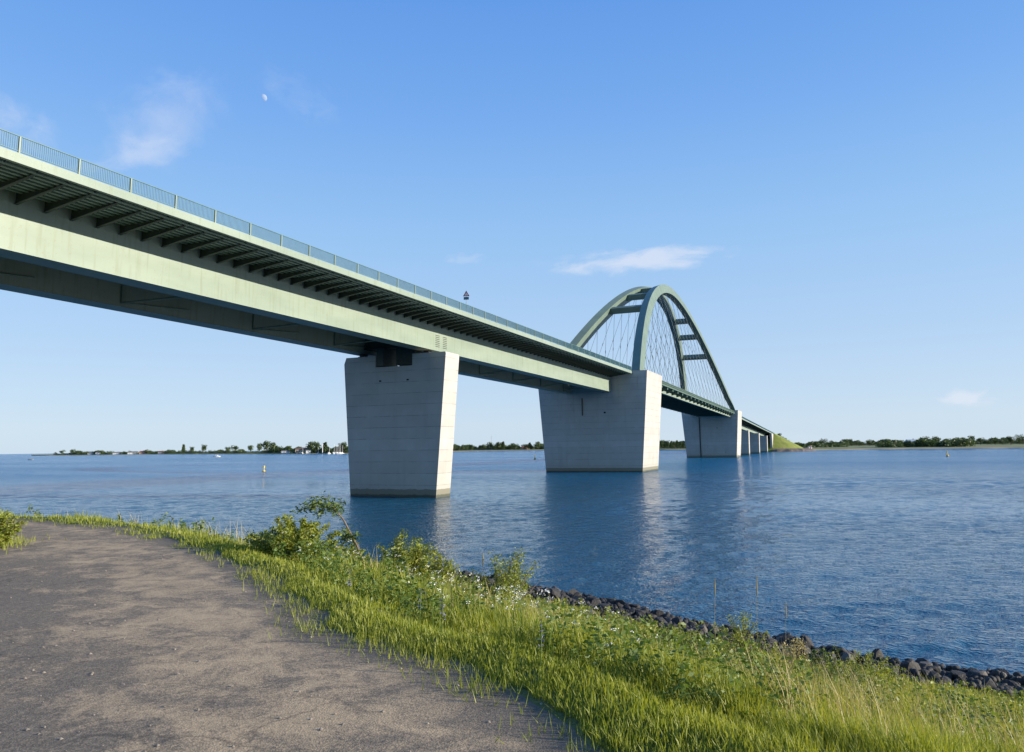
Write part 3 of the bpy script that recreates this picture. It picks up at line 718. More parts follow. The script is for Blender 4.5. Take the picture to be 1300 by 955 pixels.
# ragged creeping tufts along the path edge
e_ = np.concatenate([EDGE[4:15][i]+(EDGE[5:16][i]-EDGE[4:15][i])*RNG.random((70, 1)) for i in range(10)]); cl = e_[RNG.integers(len(e_), size=120)]
P = np.concatenate([c+RNG.normal(0, .09+.05*RNG.random(), (26, 2)) for c in cl]) + RNG.normal(-.10, .10, (len(cl)*26, 2)); P = P[(edge_d(P) > -.2) & (edge_d(P) < .55)]
zz_ = ground_z(P); n = len(P); base = world(P, np.maximum(zz_, ZP-.01)); a = RNG.random(n)*6.28; sdv = np.stack([np.cos(a), np.sin(a), 0*a], 1)*(.0022+.00032*P[:, 1:2]); hh = .03+.10*RNG.random(n)
V = np.stack([base-sdv, base+sdv, base+np.stack([RNG.normal(0, .03, n), RNG.normal(0, .03, n), hh], 1)], 1).reshape(-1, 3)
tag(np_mesh('creeping_grass', V, [np.arange(n*3).reshape(-1, 3)], M['grass']), kind='stuff')
# white umbels scattered in loose drifts
fl = []
for px, py, n, sp in ((625, 800, 40, .5), (600, 790, 22, .5), (430, 738, 16, .5), (640, 815, 16, .35), (455, 742, 12, .4), (720, 845, 12, .4), (300, 690, 12, .5), (850, 815, 8, .5), (560, 800, 8, .3), (330, 700, 8, .5), (690, 860, 12, .4), (760, 850, 8, .5)):
    c = ground_hit(px, py)
    for _ in range(n): fl.append((c[0]+RNG.normal(0, sp), c[1]+RNG.normal(0, sp)))
fl = np.array(fl); fl = fl[edge_d(fl) < -.12]
fv = []; ff = []
st = blades(fl, .34+.26*RNG.random(len(fl)), np.full(len(fl), .004), 0, M['herb'], 'flower_stems', bend=.05); tag(st, kind='stuff')
tips = np.empty(len(st.data.vertices)*3, np.float32); st.data.vertices.foreach_get('co', tips); tips = tips.reshape(-1, 5, 3)[:, 4]
per = 9; C = np.repeat(tips, per, 0) + RNG.normal(0, 1, (len(tips)*per, 3))*np.array([.016, .016, .008]); n = len(C)
V, f = leaf_quads(C, np.full(n, .0085)); tag(np_mesh('white_wildflowers', V, [f], M['petal']), kind='stuff')
# a few violet flower spikes
for i, (px, py, lab) in enumerate(((532, 800, 'violet flower spike in the pale grass below the middle shrub, right of the path edge'), (443, 765, 'violet flower spike close to the asphalt edge below the leaning sapling'),
                        (560, 818, 'violet flower spike standing right at the path edge among white flowers'), (686, 858, 'violet flower spike lowest on the grassy verge, right of the white flowers'))):
    u, v = ground_hit(px, py); s_ = empty('flower_spike', L(u, v, gz(u, v))); tag(s_, lab, 'flower', 'violet flower spikes in the verge')
    MB().tube([(0, 0, 0), (.01, 0, .2), (.015, 0, .36)], .005, 5).build('stem', M['herb'], s_)
    C = np.stack([RNG.normal(.01, .012, 34), RNG.normal(0, .012, 34), .16+.2*RNG.random(34)], 1); V, f = leaf_quads(C, np.full(34, .011)); np_mesh('blossom', V, [f], M['blossom'], s_)

# ------------------------------------------------------------------ shrubs on the bank
def at_v(px, py, v):
    d = ray(px, py); t = v/(d@FW); return CAM + d*t
def spot(px, v):
    """ground point under a pixel column at distance v"""
    d = ray(px, 720.0); u = (d@RT)/(d@FW)*v; return u, v, gz(u, v)
def shrub(px, v, top, spread, lean, nb, nl, leaf, mat, name, label, group=None, bare=0):
    u, v, z0 = spot(px, v); height = max(.25, at_v(px, top, v)[2]-z0)*1.22; o = empty(name, L(u, v, z0-.03), YAW); tag(o, label, 'shrub', group)
    br = MB(); C = []
    for k in range(nb):
        a = RNG.random()*6.283; r = 1.25*spread*math.sqrt(RNG.random()); hh = height*(.55+.45*RNG.random())*(1-.40*(r/spread/1.25)**2)
        p0 = np.array([RNG.normal(0, .12*spread), RNG.normal(0, .12*spread), 0]); p3 = np.array([math.cos(a)*r+lean*hh, math.sin(a)*r, hh])
        p1 = p0+(p3-p0)*np.array([.25, .25, .45])+RNG.normal(0, .03, 3); p2 = p0+(p3-p0)*np.array([.65, .65, .8])+RNG.normal(0, .04, 3)
        br.tube([p0, p1, p2, p3], [.011*height**.5, .008*height**.5, .006*height**.5, .003], 5)
        if k < bare: continue
        for j in range(int(1.5*nl)//nb):
            t = .22+.78*RNG.random()**.8; q = p0*(1-t)**3+3*p1*t*(1-t)**2+3*p2*t*t*(1-t)+p3*t**3
            C.append(q+RNG.normal(0, 1, 3)*height*.05*(1.25-t*.6))
    br.build('branches', M['twig'], o); C = np.array(C); C = C[C[:, 2] > .01]
    V, f = leaf_quads(C, leaf*(.6+.8*RNG.random(len(C)))); np_mesh('foliage', V, [f], mat, o)
    return o
GB = 'low shrubs on the grassy bank'
shrub(380, 13.0, 661, .64, -.30, 44, 7000, .028, M['bush'], 'shrub', 'dense rounded green shrub left of the leaning sapling, its top swept to the left', GB)
shrub(362, 12.6, 668, .34, -.42, 12, 1300, .028, M['dark_bush'], 'shrub', 'small dark arching shrub at the left foot of the dense rounded shrub', GB)
shrub(428, 13.4, 688, .5, -.1, 24, 2600, .026, M['bush'], 'shrub', 'low yellow green shrub between the dense rounded shrub and the leaning sapling', GB, bare=4)
shrub(512, 14.0, 684, .56, 0, 32, 4600, .025, M['bush'], 'shrub', 'upright light green shrub in front of the first pier reflection', GB)
shrub(486, 13.0, 706, .5, 0, 22, 2600, .026, M['dark_bush'], 'shrub', 'low dark shrub just right of the leaning sapling stem', GB)
shrub(446, 12.0, 712, .5, 0, 22, 2400, .025, M['bush'], 'shrub', 'low leafy shrub in front of the foot of the leaning sapling', GB)
shrub(543, 14.0, 706, .50, 0, 22, 2600, .025, M['bush'], 'shrub', 'light green shrub touching the right side of the upright light green shrub', GB)
shrub(574, 14.5, 732, .6, 0, 24, 2800, .024, M['dark_bush'], 'shrub', 'low dark shrub below the lone boulders at the waterline', GB)
shrub(612, 15.0, 738, .55, 0, 22, 2400, .024, M['bush'], 'shrub', 'low spreading shrub left of the bright twin topped shrub', GB)
shrub(642, 15.0, 704, .58, .03, 34, 4400, .024, M['bush'], 'shrub', 'bright yellow green shrub with two tall shoots beside the start of the boulders', GB, bare=2)
shrub(855, 12.5, 800, .6, 0, 24, 2600, .022, M['dark_bush'], 'shrub', 'low dark leafy shrub in the grass right of the white flowers', GB)
shrub(936, 14.5, 784, .5, 0, 22, 1800, .022, M['bush'], 'shrub', 'light green shrub with thin tall shoots against the boulder row', GB, bare=6)
shrub(1000, 14.0, 812, .55, 0, 24, 2000, .02, M['dry'], 'shrub', 'half dry brownish shrub in front of the boulder row', GB, bare=12)
shrub(780, 12.0, 788, .5, 0, 22, 2300, .022, M['bush'], 'shrub', 'low light green shrub amid the grass, left of the low dark leafy shrub', GB)
shrub(905, 10.5, 822, .5, 0, 24, 2400, .02, M['dark_bush'], 'shrub', 'dark leafy shrub below the light green shrub with thin shoots', GB)
shrub(965, 11.0, 836, .5, 0, 24, 2300, .02, M['bush'], 'shrub', 'leafy shrub low in the grass below the half dry brownish shrub', GB)
shrub(1050, 13.5, 828, .5, 0, 22, 2000, .02, M['dark_bush'], 'shrub', 'dark shrub between the half dry shrub and the low silvery shrub', GB)
shrub(705, 9.0, 806, .35, 0, 18, 1700, .02, M['dark_bush'], 'shrub', 'small dark green herb shrub nearest the end of the asphalt', GB)
shrub(1090, 14.5, 832, .6, 0, 22, 2000, .02, M['bush'], 'shrub', 'low silvery green shrub at the lower right below the boulders', GB)
shrub(-12, 13.6, 648, .34, .10, 30, 3600, .026, M['bush'], 'shrub', 'sunlit shrub on the far left side of the asphalt path', GB)
shrub(-70, 13.6, 625, .6, .05, 28, 3200, .03, M['bush'], 'shrub', 'shrub at the left picture edge beside the asphalt path', GB)
# grass tuft under the left shrub
c = ground_hit(-5, 700); P = np.stack([c[0]+RNG.normal(-.55, .35, 1200), c[1]+RNG.normal(.2, .45, 1200)], 1)
n = len(P); base = world(P, np.full(n, ZP)); hh = .05+.12*RNG.random(n); a = RNG.random(n)*6.28; sdv = np.stack([np.cos(a), np.sin(a), 0*a], 1)*.007
V = np.stack([base-sdv, base+sdv, base+np.stack([RNG.normal(0, .03, n), RNG.normal(0, .03, n), hh], 1)], 1).reshape(-1, 3)
tag(np_mesh('verge_grass', V, [np.arange(n*3).reshape(-1, 3)], M['grass']), kind='stuff')
# tall dry stalks in front of the water
for i, (px, v, tp, lab) in enumerate(((905, 15.5, 738, 'tall bare dry stalk rising left of the boulder row shoots'), (958, 15.5, 735, 'tallest bare dry stalk against the water above the boulders'), (993, 16, 768, 'short bare dry stalk pair right of the tallest stalk'), (612, 15, 705, 'thin dry stalk left of the bright shrub, against the water'))):
    u, v, z0 = spot(px, v); h_ = at_v(px, tp, v)[2]-z0; o = empty('dry_stalk', L(u, v, z0)); tag(o, lab, 'plant', 'tall dry stalks on the bank')
    MB().tube([(0, 0, 0), (-.02, 0, h_*.5), (.02, .01, h_)], .0035, 5).build('stem', M['dry'], o)
    b_ = MB().tube([(.02, .01, h_*.82), (.02, .01, h_*.93), (.03, .01, h_*1.04)], [.004, .014, .003], 6)
    b_.build('seed_head', M['dry'], o)
# leaning sapling
u0, v0, zs0 = spot(463, 14.0); sap = empty('leaning_sapling', L(u0, v0, zs0-.05), YAW); tag(sap, 'wind bent sapling with a bare stem leaning left and one leafy tuft on top', 'tree')
sc_ = v0/F                                        # metres per pixel at the sapling
yb_ = 720 + (at_v(463, 720, v0)[2]-zs0)/sc_       # pixel row of its foot
pts = [np.array([(x-463)*sc_, RNG.normal(0, .03), (yb_-y)*sc_]) for x, y in ((464, yb_+2), (461, 716), (458, 704), (452, 690), (444, 675), (436, 660), (428, 650), (415, 644), (400, 643), (384, 646))]
MB().tube(pts, [.028, .026, .024, .021, .019, .016, .013, .010, .007, .004], 7).build('trunk', M['twig'], sap)
tw = MB(); C = []
for x0, y0, x1, y1 in ((428, 650, 408, 632), (420, 646, 398, 634), (412, 644, 392, 640), (404, 643, 380, 647), (426, 650, 430, 638), (432, 655, 420, 640), (415, 644, 405, 651), (444, 675, 436, 672), (447, 678, 434, 684), (448, 680, 455, 676), (445, 676, 438, 690), (450, 686, 440, 697), (448, 684, 432, 677)):
    a = np.array([(x0-463)*sc_, 0, (yb_-y0)*sc_]); b = np.array([(x1-463)*sc_, RNG.normal(0, .12), (yb_-y1)*sc_]); tw.tube([a, (a+b)/2+RNG.normal(0, .01, 3), b], [.008, .006, .003], 5)
    big = y0 < 660
    for _ in range(95 if big else 50):
        t = .15+.9*RNG.random(); C.append(a+(b-a)*t+RNG.normal(0, 1, 3)*np.array([.055, .09, .05])*(1 if big else .75))
tw.build('twigs', M['twig'], sap); C = np.array(C); V, f = leaf_quads(C, .034*(.6+.7*RNG.random(len(C)))); np_mesh('foliage', V, [f], M['dark_bush'], sap)

# ------------------------------------------------------------------ boulders along the waterline
def boulder_mesh(seed):
    import bmesh
    r = np.random.default_rng(seed); bm = bmesh.new(); bmesh.ops.create_icosphere(bm, subdivisions=2, radius=1.0)
    planes = [(lambda q: q/np.linalg.norm(q))(r.normal(0, 1, 3)) for _ in range(9)]; offs = .45+.32*r.random(9); sc3 = np.array([1, .7+.3*r.random(), .6+.3*r.random()])
    for vv in bm.verts:
        p = np.array(vv.co)
        for n_, o_ in zip(planes, offs):
            d = p@n_ - o_
            if d > 0: p = p - n_*d*.93
        p = p*(1+.05*math.sin(p[0]*7+seed)*math.sin(p[1]*8+seed*2)*math.sin(p[2]*6)); vv.co = p*sc3
    me = bpy.data.meshes.new('boulder'); bm.to_mesh(me); bm.free(); me.materials.append(M['rock']); return me
BM = [boulder_mesh(s) for s in range(7)]
def boulder(u, v, s, label, group, sink=.25, stretch=1.0):
    o = bpy.data.objects.new('boulder', BM[RNG.integers(7)]); COL.objects.link(o); z = max(gz(u, v), -.05)
    o.location = L(u, v, z + s*(.6-sink)*stretch*.6); o.rotation_euler = (RNG.normal(0, .35), RNG.normal(0, .35), RNG.random()*6.28); o.scale = (s*(.85+.4*RNG.random()), s*(.85+.4*RNG.random()), s*stretch*(.8+.4*RNG.random()))
    tag(o, label, 'boulder', group); return o
WP = WATER[3:14]; seg = np.hypot(*np.diff(WP, axis=0).T); cum = np.concatenate([[0], np.cumsum(seg)])
def along(d):
    k = min(np.searchsorted(cum, d, 'right')-1, len(seg)-1); t = (d-cum[k])/seg[k]; tan = (WP[k+1]-WP[k])/seg[k]
    return WP[k]+t*(WP[k+1]-WP[k]), np.array([-tan[1], tan[0]])        # left normal = inland side
GR = 'dark boulders along the waterline'; LR = 'dark angular boulder in the rock row between grassy bank and water'
for i in range(288):
    d = cum[-1]*((i+.5)/288) + RNG.normal(0, .12); d = min(max(d, .1), cum[-1]-.1); p, nrm = along(d)
    off = RNG.choice([-.25, .25, .75, 1.25, 1.8, 2.3], p=[.18, .24, .22, .17, .12, .07]) + RNG.normal(0, .14)
    q = p+nrm*off; boulder(q[0], q[1], .15+.19*RNG.random()**1.3, LR, GR)
for px, py, s, st, lab in ((1155, 838, .27, 1.5, 'tallest upright dark boulder near the right end of the rock row'), (572, 731, .42, 1.0, 'lone dark boulder group leader left, at the foot of the first pier reflection'), (583, 733, .32, 1.0, 'smaller dark boulder touching the lone boulder at the first pier reflection'),
                        (745, 786, .34, 1.0, 'dark boulder lying apart in the grass below the start of the rock row'), (775, 790, .40, 1.0, 'dark boulder in the grass, right neighbour of the boulder lying apart'), (703, 752, .40, 1.0, 'large boulder with a paler face at the start of the rock row'),
                        (1040, 858, .30, 1.0, 'pale grey boulder sunk in the grass below the rock row'), (1255, 858, .25, 1.0, 'small pale boulder near the lower right corner at the water')):
    q = at_z(px, py+6, .35)-CAM; u, v = q@RT, q@FW; boulder(u, v, s, lab.replace('lone dark boulder group leader left', 'largest lone dark boulder'), GR, .2, st)

# small rubble packed between the boulders
bv = []; bf = []; nbv = 0
src = [(np.array([v.co[:] for v in m.vertices]), np.array([p.vertices[:] for p in m.polygons])) for m in BM[:4]]
for i in range(2800):
    p, nrm = along(RNG.random()*cum[-1]); q = p+nrm*(-.5+3.2*RNG.random()**1.3)+RNG.normal(0, .05, 2); V0, F0 = src[i % 4]
    s_ = .07+.11*RNG.random(); A = np.linalg.qr(RNG.normal(0, 1, (3, 3)))[0]
    bv.append((V0*s_)@A + L(q[0], q[1], max(gz(q[0], q[1]), -.08)+s_*.35)); bf.append(F0+nbv); nbv += len(V0)
tag(np_mesh('shore_rubble', np.concatenate(bv), [np.concatenate(bf)], M['rock']), kind='stuff')

# ------------------------------------------------------------------ far shore
SH = [(40, 2600), (58, 2450), (120, 2300), (200, 2100), (300, 1650), (390, 1220), (445, 1090), (520, 1200), (600, 1420), (690, 1360), (760, 1200), (850, 1010), (930, 850), (972, 700), (1000, 705), (1100, 765), (1200, 775), (1300, 745), (1450, 700), (1700, 640), (2100, 600)]
SHX = np.array([a for a, _ in SH], float); SHD = np.array([b for _, b in SH], float)
def shore(px): return float(np.interp(px, SHX, SHD))
rows = []
PX = np.concatenate([np.linspace(40, 1000, 160), np.linspace(1006, 2100, 90)])
for px in PX:
    d0 = shore(px); taper = min(1, max(.05, (px-40)/60)) ; wv = 6*math.sin(px*.11)+4*math.sin(px*.37+1)
    prof = [(-25, -3), (0, .1), (4, .5), (12, 1.1), (30, 1.5), (120, 2.0), (400, 3.6), (900, 5.0), (1500, -3)]
    rows.append([far(px, d0+wv+a*(taper if a > 20 else 1), z if z < 1.2 else 1.1+(z-1.1)*(1 if px > 600 else .5)) for a, z in prof])
m_ = MB(); k = len(rows[0]); m_.v = [tuple(p) for r in rows for p in r]
for i in range(len(rows)-1):
    for j in range(k-1): m_.f.append((i*k+j, (i+1)*k+j, (i+1)*k+j+1, i*k+j+1))
tag(m_.build('far_shore', M['land'], smooth=True), kind='structure')
dm, t = material('dike_grass_mown')
g = t.new('ShaderNodeNewGeometry').outputs['Position']; n = t.noise(g, .12, 5, .65); n2 = t.noise(g, .9, 4, .7)
c_ = t.ramp(n, [(.3, (.13, .17, .025, 1)), (.5, (.22, .25, .035, 1)), (.7, (.30, .29, .08, 1))]); c_ = t.mix(t.m('MULTIPLY', t.sstep(n2, .5, .75), .6), c_, (.09, .12, .02, 1))
finish(t, principled(t, c_, .9, bump=n2, strength=1.0, dist=.6)); M['dike'] = dm
# causeway ramp behind the bridge end
eb = MB(); ys = np.linspace(YA-2, YA+420, 30)
def etop(y): return max(zrF(YA)-1.25 - max(0, y-YA-25)*.034, 3.2)
rings = []
for y in ys:
    z = etop(y); fl_ = (z+1.5)*1.75; rings.append([(-12-fl_, y, -1.5), (12+fl_, y, -1.5), (12, y, z), (-12, y, z)])
eb.sweep(rings)
z = etop(ys[0]); fl_ = (z+1.5)*1.75; arc = [(12+fl_*math.cos(a), ys[0]-fl_*math.sin(a), -1.5) for a in np.linspace(0, math.pi/2, 14)]
left = [(-12-fl_*math.sin(a), ys[0]-fl_*math.cos(a), -1.5) for a in np.linspace(0, math.pi/2, 8)]
pts_ = [(12, ys[0]-.01, z), (-12, ys[0]-.01, z)] + arc + left; fs_ = [(0, 2+k+1, 2+k) for k in range(13)] + [(0, 1, 16, 15)] + [(1, 16+k+1, 16+k) for k in range(7)]
eb.add(pts_, fs_); tag(eb.build('embankment', M['dike'], smooth=False), kind='structure')
eb = MB(); rings = []
ctr = [(12, ys[0], a) for a in np.linspace(math.pi/2, 0, 16)] + [(12, y, 0.0) for y in np.linspace(ys[0]+8, YA+200, 14)]
for k_, (cx, cy, a) in enumerate(ctr):
    f2 = (etop(cy)+1.5)*1.75; q = []
    for r_, z_ in ((f2-8, .5), (f2+4.5+math.sin(k_*2.1), -1.2), (f2+1.2+math.sin(k_*3.3)*.4, 1.5+.3*math.sin(k_*1.7)), (f2-4, 2.4)): q.append((cx+r_*math.cos(a), cy-r_*math.sin(a), z_))
    rings.append(q)
eb.sweep(rings); tag(eb.build('stone_revetment', simple('brown_grey_stone_revetment', (.13, .10, .078), .9, .5, .8)), kind='structure')

def tree_mesh(seed, shape, nleaf=420, leafs=.055):
    """one small far tree, height 1: leaf clumps on an uneven crown + tapered trunk with limbs"""
    global RNG
    r = np.random.default_rng(seed); mb = MB(); mb.tube([(0, 0, 0), (.01, 0, .25), (0, .01, .6)], [.028, .02, .008], 6)
    blobs = []
    nb = 9 if shape != 'tall' else 8
    for k in range(nb):
        a = r.random()*6.283
        if shape == 'round': c = (math.cos(a)*.22*r.random(), math.sin(a)*.22*r.random(), .38+.42*r.random()); rad = .16+.10*r.random()
        elif shape == 'tall': c = (math.cos(a)*.08*r.random(), math.sin(a)*.08*r.random(), .22+.62*k/nb); rad = .15*(1.1-.6*k/nb)
        elif shape == 'wide': c = (math.cos(a)*.42*r.random(), math.sin(a)*.42*r.random(), .40+.34*r.random()); rad = .17+.10*r.random()
        else: c = (math.cos(a)*.5*r.random(), math.sin(a)*.5*r.random(), .22+.4*r.random()); rad = .2+.12*r.random()
        blobs.append((np.array(c), rad)); mb.tube([(0, 0, .22), tuple(np.array(c)*np.array([.6, .6, .8])), c], [.012, .008, .004], 4)
    nt = len(mb.f); C = []
    for _ in range(nleaf):
        c, rad = blobs[r.integers(nb)]; d = r.normal(0, 1, 3); d /= np.linalg.norm(d); C.append(c+d*rad*(.35+.7*r.random()**.5)*np.array([1, 1, .85]))
    keep = RNG; RNG = r; V, f = leaf_quads(np.array(C), leafs*(.7+.9*r.random(nleaf))); RNG = keep
    mb.add(V, [tuple(q) for q in f]); me = bpy.data.meshes.new('tree'); me.from_pydata(mb.v, [], mb.f); me.materials.append(M['bark']); me.materials.append(M['tree'])
    me.polygons.foreach_set('material_index', [0]*nt+[1]*(len(mb.f)-nt)); me.update(); return me
TM = {s: [tree_mesh(i*13+j, s) for j in range(3)] for i, s in enumerate(('round', 'tall', 'wide', 'low'))}
def tree(px, dist, hpx, shape, label, group, wide=1.0, z0=1.2):
    o = bpy.data.objects.new('tree', TM[shape][RNG.integers(3)]); COL.objects.link(o); hm = hpx*dist/F
    p = far(px, dist, z0); o.location = p; o.scale = (hm*wide, hm*wide, hm); o.rotation_euler = (0, 0, RNG.random()*6.28); tag(o, label, 'tree', group); return o
def wood(name, pxs, off, hpx, kind='stuff', shape='low', z0=1.0):
    """a hedge or far wood that reads as one mass"""
    V = []; Fq = []; nleaf = 0
    vs = []; fs = []; o = 0
    for px in pxs:
        d = shore(px)+off+RNG.normal(0, 12); hm = hpx(px)*d/F*(.75+.5*RNG.random()); c = far(px, d, z0); k = 70
        a = RNG.random(k)*6.28; rr = np.sqrt(RNG.random(k))*hm*.75; zz = RNG.random(k)**.8*hm
        rr *= np.sqrt(np.clip(1.05-(zz/hm)**2, 0.02, 1)); C = c+np.stack([np.cos(a)*rr, np.sin(a)*rr, zz], 1)
        v_, f_ = leaf_quads(C, np.full(k, hm*.16)*(.7+.7*RNG.random(k))); vs.append(v_); fs.append(f_+o); o += len(v_)
    return tag(np_mesh(name, np.concatenate(vs), [np.concatenate(fs)], M['tree']), kind='stuff')
wood('far_scrub', np.arange(70, 342, .9), 60, lambda p: 2.2+1.5*max(0, math.sin(p*.21))+.8*math.sin(p*.07))
wood('far_woodland', np.arange(342, 446, .7), 70, lambda p: 6.0+1.5*math.sin(p*.4))
wood('far_woodland', np.arange(446, 700, .9), 120, lambda p: 5.0+1.4*math.sin(p*.33)+1.0*math.sin(p*.11))
wood('far_woodland', np.arange(700, 985, 1.6), 130, lambda p: 7.0+1.5*math.sin(p*.33))
wood('far_hedgerow', np.arange(1030, 1500, 1.0), 300, lambda p: 4.2+1.2*math.sin(p*.13)+.8*math.sin(p*.37), z0=3.0)
wood('far_hedgerow', np.arange(1115, 1232, .8), 60, lambda p: 5.8+1.2*math.sin(p*.13)+1.0*math.sin(p*.41), z0=1.8)
wood('far_hedgerow', np.arange(1000, 1075, 1.0), 150, lambda p: 5.0+.8*math.sin(p*.3), z0=2.0)
g1 = 'trees on the far peninsula to the left'
for px, hp, s, lab in ((79, 6, 'wide', 'leftmost low tree on the tip of the far peninsula'), (91, 7, 'wide', 'second low tree from the tip of the far peninsula'), (233, 13, 'tall', 'tallest slim tree standing alone on the far peninsula'), (243, 8.5, 'round', 'round tree just right of the slim lone peninsula tree'),
                    (258, 11, 'round', 'dark round tree above the white motor boat'), (289, 9, 'wide', 'broad tree left of the big peninsula clump'), (299, 10.5, 'wide', 'broad domed tree left of the buoy'), (318, 11, 'round', 'round tree above the yellow buoy, left one'), (329, 12.5, 'round', 'round tree above the yellow buoy, right one'),
                    (338, 16.5, 'round', 'highest tree of the peninsula clump right of the buoy'), (346, 14.5, 'round', 'second highest tree of the peninsula clump right of the buoy'), (357, 9, 'wide', 'low broad tree left of the long brown harbour building'), (366, 10, 'round', 'small tree directly left of the long brown harbour building'),
                    (394, 16, 'round', 'tall dark tree right of the brown harbour building'), (402, 15.5, 'round', 'tall tree left of the white harbour crane'), (413, 16, 'tall', 'tall pale tree right of the white harbour crane'), (438, 14, 'round', 'dark tree directly left of the first pier'), (434, 13, 'round', 'dark tree behind the yacht masts')):
    tree(px, shore(px)+45+RNG.random()*20, hp, s, lab, g1, 1.0)
for k in range(34):
    px = 100+k*7.1+RNG.normal(0, 1.5); tree(px, shore(px)+40+RNG.random()*30, 3.6+1.8*RNG.random(), 'low', 'low bushy tree in the scrub line of the far peninsula', g1)
g2 = 'trees on the far shore between the first two piers'
for px, hp, s, lab in ((587, 8, 'round', 'round tree in the far belt nearest the right side of the first pier'), (623, 11.5, 'round', 'pale round tree below the far radio mast'), (632, 11.5, 'round', 'dark tree right of the pale round tree below the radio mast'), (639, 13, 'tall', 'highest pointed tree between the first two piers'), (673, 11, 'tall', 'pointed tree right of the far red roofed farmhouse'), (683, 11.5, 'round', 'tree in the far belt nearest the left side of the second pier')):
    tree(px, shore(px)+60, hp, s, lab, g2)
for k in range(22):
    px = 578+k*5.1+RNG.normal(0, 1); tree(px, shore(px)+55+RNG.random()*30, 6.5+2.5*RNG.random(), ('round', 'wide')[k % 2], 'dark green tree in the far belt between the first two piers', g2)
g3 = 'trees seen under the main arch'
for k in range(9):
    px = 840+k*4.0; tree(px, shore(px)+55+RNG.random()*20, 10+3*RNG.random(), ('round', 'tall')[k % 2], 'dark tree on the far shore seen under the main span', g3)
g4 = 'trees on the far right shore'
for px, hp, s, lab in ((1044, 10, 'wide', 'big domed tree right of the grassy embankment'), (1056, 8, 'round', 'smaller tree touching the big domed tree by the embankment'), (1075, 8, 'wide', 'broad tree at the left edge of the right shore meadow'), (1176, 10.5, 'wide', 'broad tree left of the tallest clump on the right shore'), (1188, 11, 'wide', 'tallest broad tree on the right shore'),
                    (1221, 9.5, 'round', 'round tree at the right end of the tall hedge, above the small yellow buoy'), (1234, 10.5, 'round', 'lone round tree at the left end of the right hand field'), (1283, 10, 'round', 'round tree near the right picture edge'), (1298, 11, 'wide', 'broad tree cut by the right picture edge')):
    tree(px, shore(px)+190, hp, s, lab, g4, 1.1, 2.4)
for k in range(34):
    px = 1080+k*6.6+RNG.normal(0, 2); tree(px, shore(px)+200+RNG.random()*80, 6+3*RNG.random(), ('round', 'wide', 'low')[k % 3], 'dark tree in the hedge line of the far right shore', g4, 1.1, 2.4)
for k in range(13):
    y = YA+60+k*20; o = bpy.data.objects.new('tree', TM['low'][k % 3]); COL.objects.link(o); o.location = (9+RNG.normal(0, 1.0), y, etop(y)-.3); s = 4+2*RNG.random(); o.scale = (s, s, s); tag(o, 'dark bush in the row along the top of the grassy embankment', 'bush', 'bushes on the embankment')

# buildings on the far shore
def house(px, off, w_, d_, hw, hr, wall, roof, label, cat='house', name='house', rz=.2, wins=3, z0=1.3):
    p = far(px, shore(px)+off, z0); o = empty(name, p, YAW+rz); tag(o, label, cat, 'houses on the far shore')
    MB().box(-w_/2, w_/2, -d_/2, d_/2, -1, hw).build('wall', wall, o)
    e = .4; rf = MB().add([(-w_/2-e, -d_/2-e, hw-.02), (w_/2+e, -d_/2-e, hw-.02), (w_/2+e, d_/2+e, hw-.02), (-w_/2-e, d_/2+e, hw-.02), (-w_/2-e, 0, hw+hr), (w_/2+e, 0, hw+hr)],
                     [(3, 2, 1, 0), (0, 1, 5, 4), (2, 3, 4, 5), (1, 2, 5), (3, 0, 4)]).build('roof', roof, o)
    MB().box(w_*.2, w_*.2+.8, -.4, .4, hw+hr*.4, hw+hr+.8).build('chimney', M['roof_red'], rf)
    for k in range(wins):
        x = -w_/2+w_*(k+.5)/wins; MB().box(x-.55, x+.55, -d_/2-.03, -d_/2+.02, hw*.35, hw*.8).build('window', M['glass'], o)
house(116, 42, 16, 9, 4.0, 3.0, M['wall_white'], M['roof_grey'], 'first white house with grey roof counted from the peninsula tip')
house(125, 44, 12, 9, 4.5, 3.0, M['wall_white'], M['roof_grey'], 'second white house with grey roof counted from the peninsula tip')
house(149, 40, 20, 9, 3.6, 3.0, M['wall_white'], M['roof_grey'], 'long low white house in the middle of the peninsula')
house(169, 42, 24, 10, 4.2, 3.4, M['wall_white'], M['roof_grey'], 'longest white house left of the red roofed house on the peninsula')
house(183, 44, 22, 10, 3.8, 4.0, M['wall_tan'], M['roof_red'], 'red roofed house on the far peninsula')
house(205, 44, 14, 9, 4, 3, M['wall_white'], M['roof_red'], 'small white house with red roof right of the red roofed peninsula house')
house(361, 22, 9, 6, 3.2, 1.5, M['wall_white'], M['roof_grey'], 'small white shed on the shore left of the brown harbour building', 'shed', 'shed', wins=1)
house(366, 22, 6, 5, 2.8, 1.2, M['wall_white'], M['roof_grey'], 'smaller white shed beside the shore shed left of the harbour', 'shed', 'shed', wins=1)
house(384, 38, 22, 12, 6.0, 3.2, M['wall_tan'], M['brown'], 'long brown roofed harbour building left of the white crane', 'harbour building', 'harbour_building', wins=5)
house(391.5, 18, 7, 6, 4.2, 1.6, M['wall_white'], M['roof_grey'], 'white harbour hut in front of the brown harbour building', 'hut', 'harbour_hut', wins=1)
house(667, 75, 15, 10, 3.4, 3.4, M['wall_tan'], M['roof_red'], 'pale farmhouse with red roof in the far trees between two piers')
house(1157, 175, 11, 7, 4.6, 2.2, M['wall_tan'], M['blue_roof'], 'farm building with pale blue roof in the right shore hedge', 'farm building', 'farm_building', z0=2.6)
house(1027.5, 10, 3.2, 2.5, 1.9, .7, M['wall_white'], M['roof_grey'], 'tiny white hut on the shore right of the embankment', 'hut', 'shore_hut', wins=1)
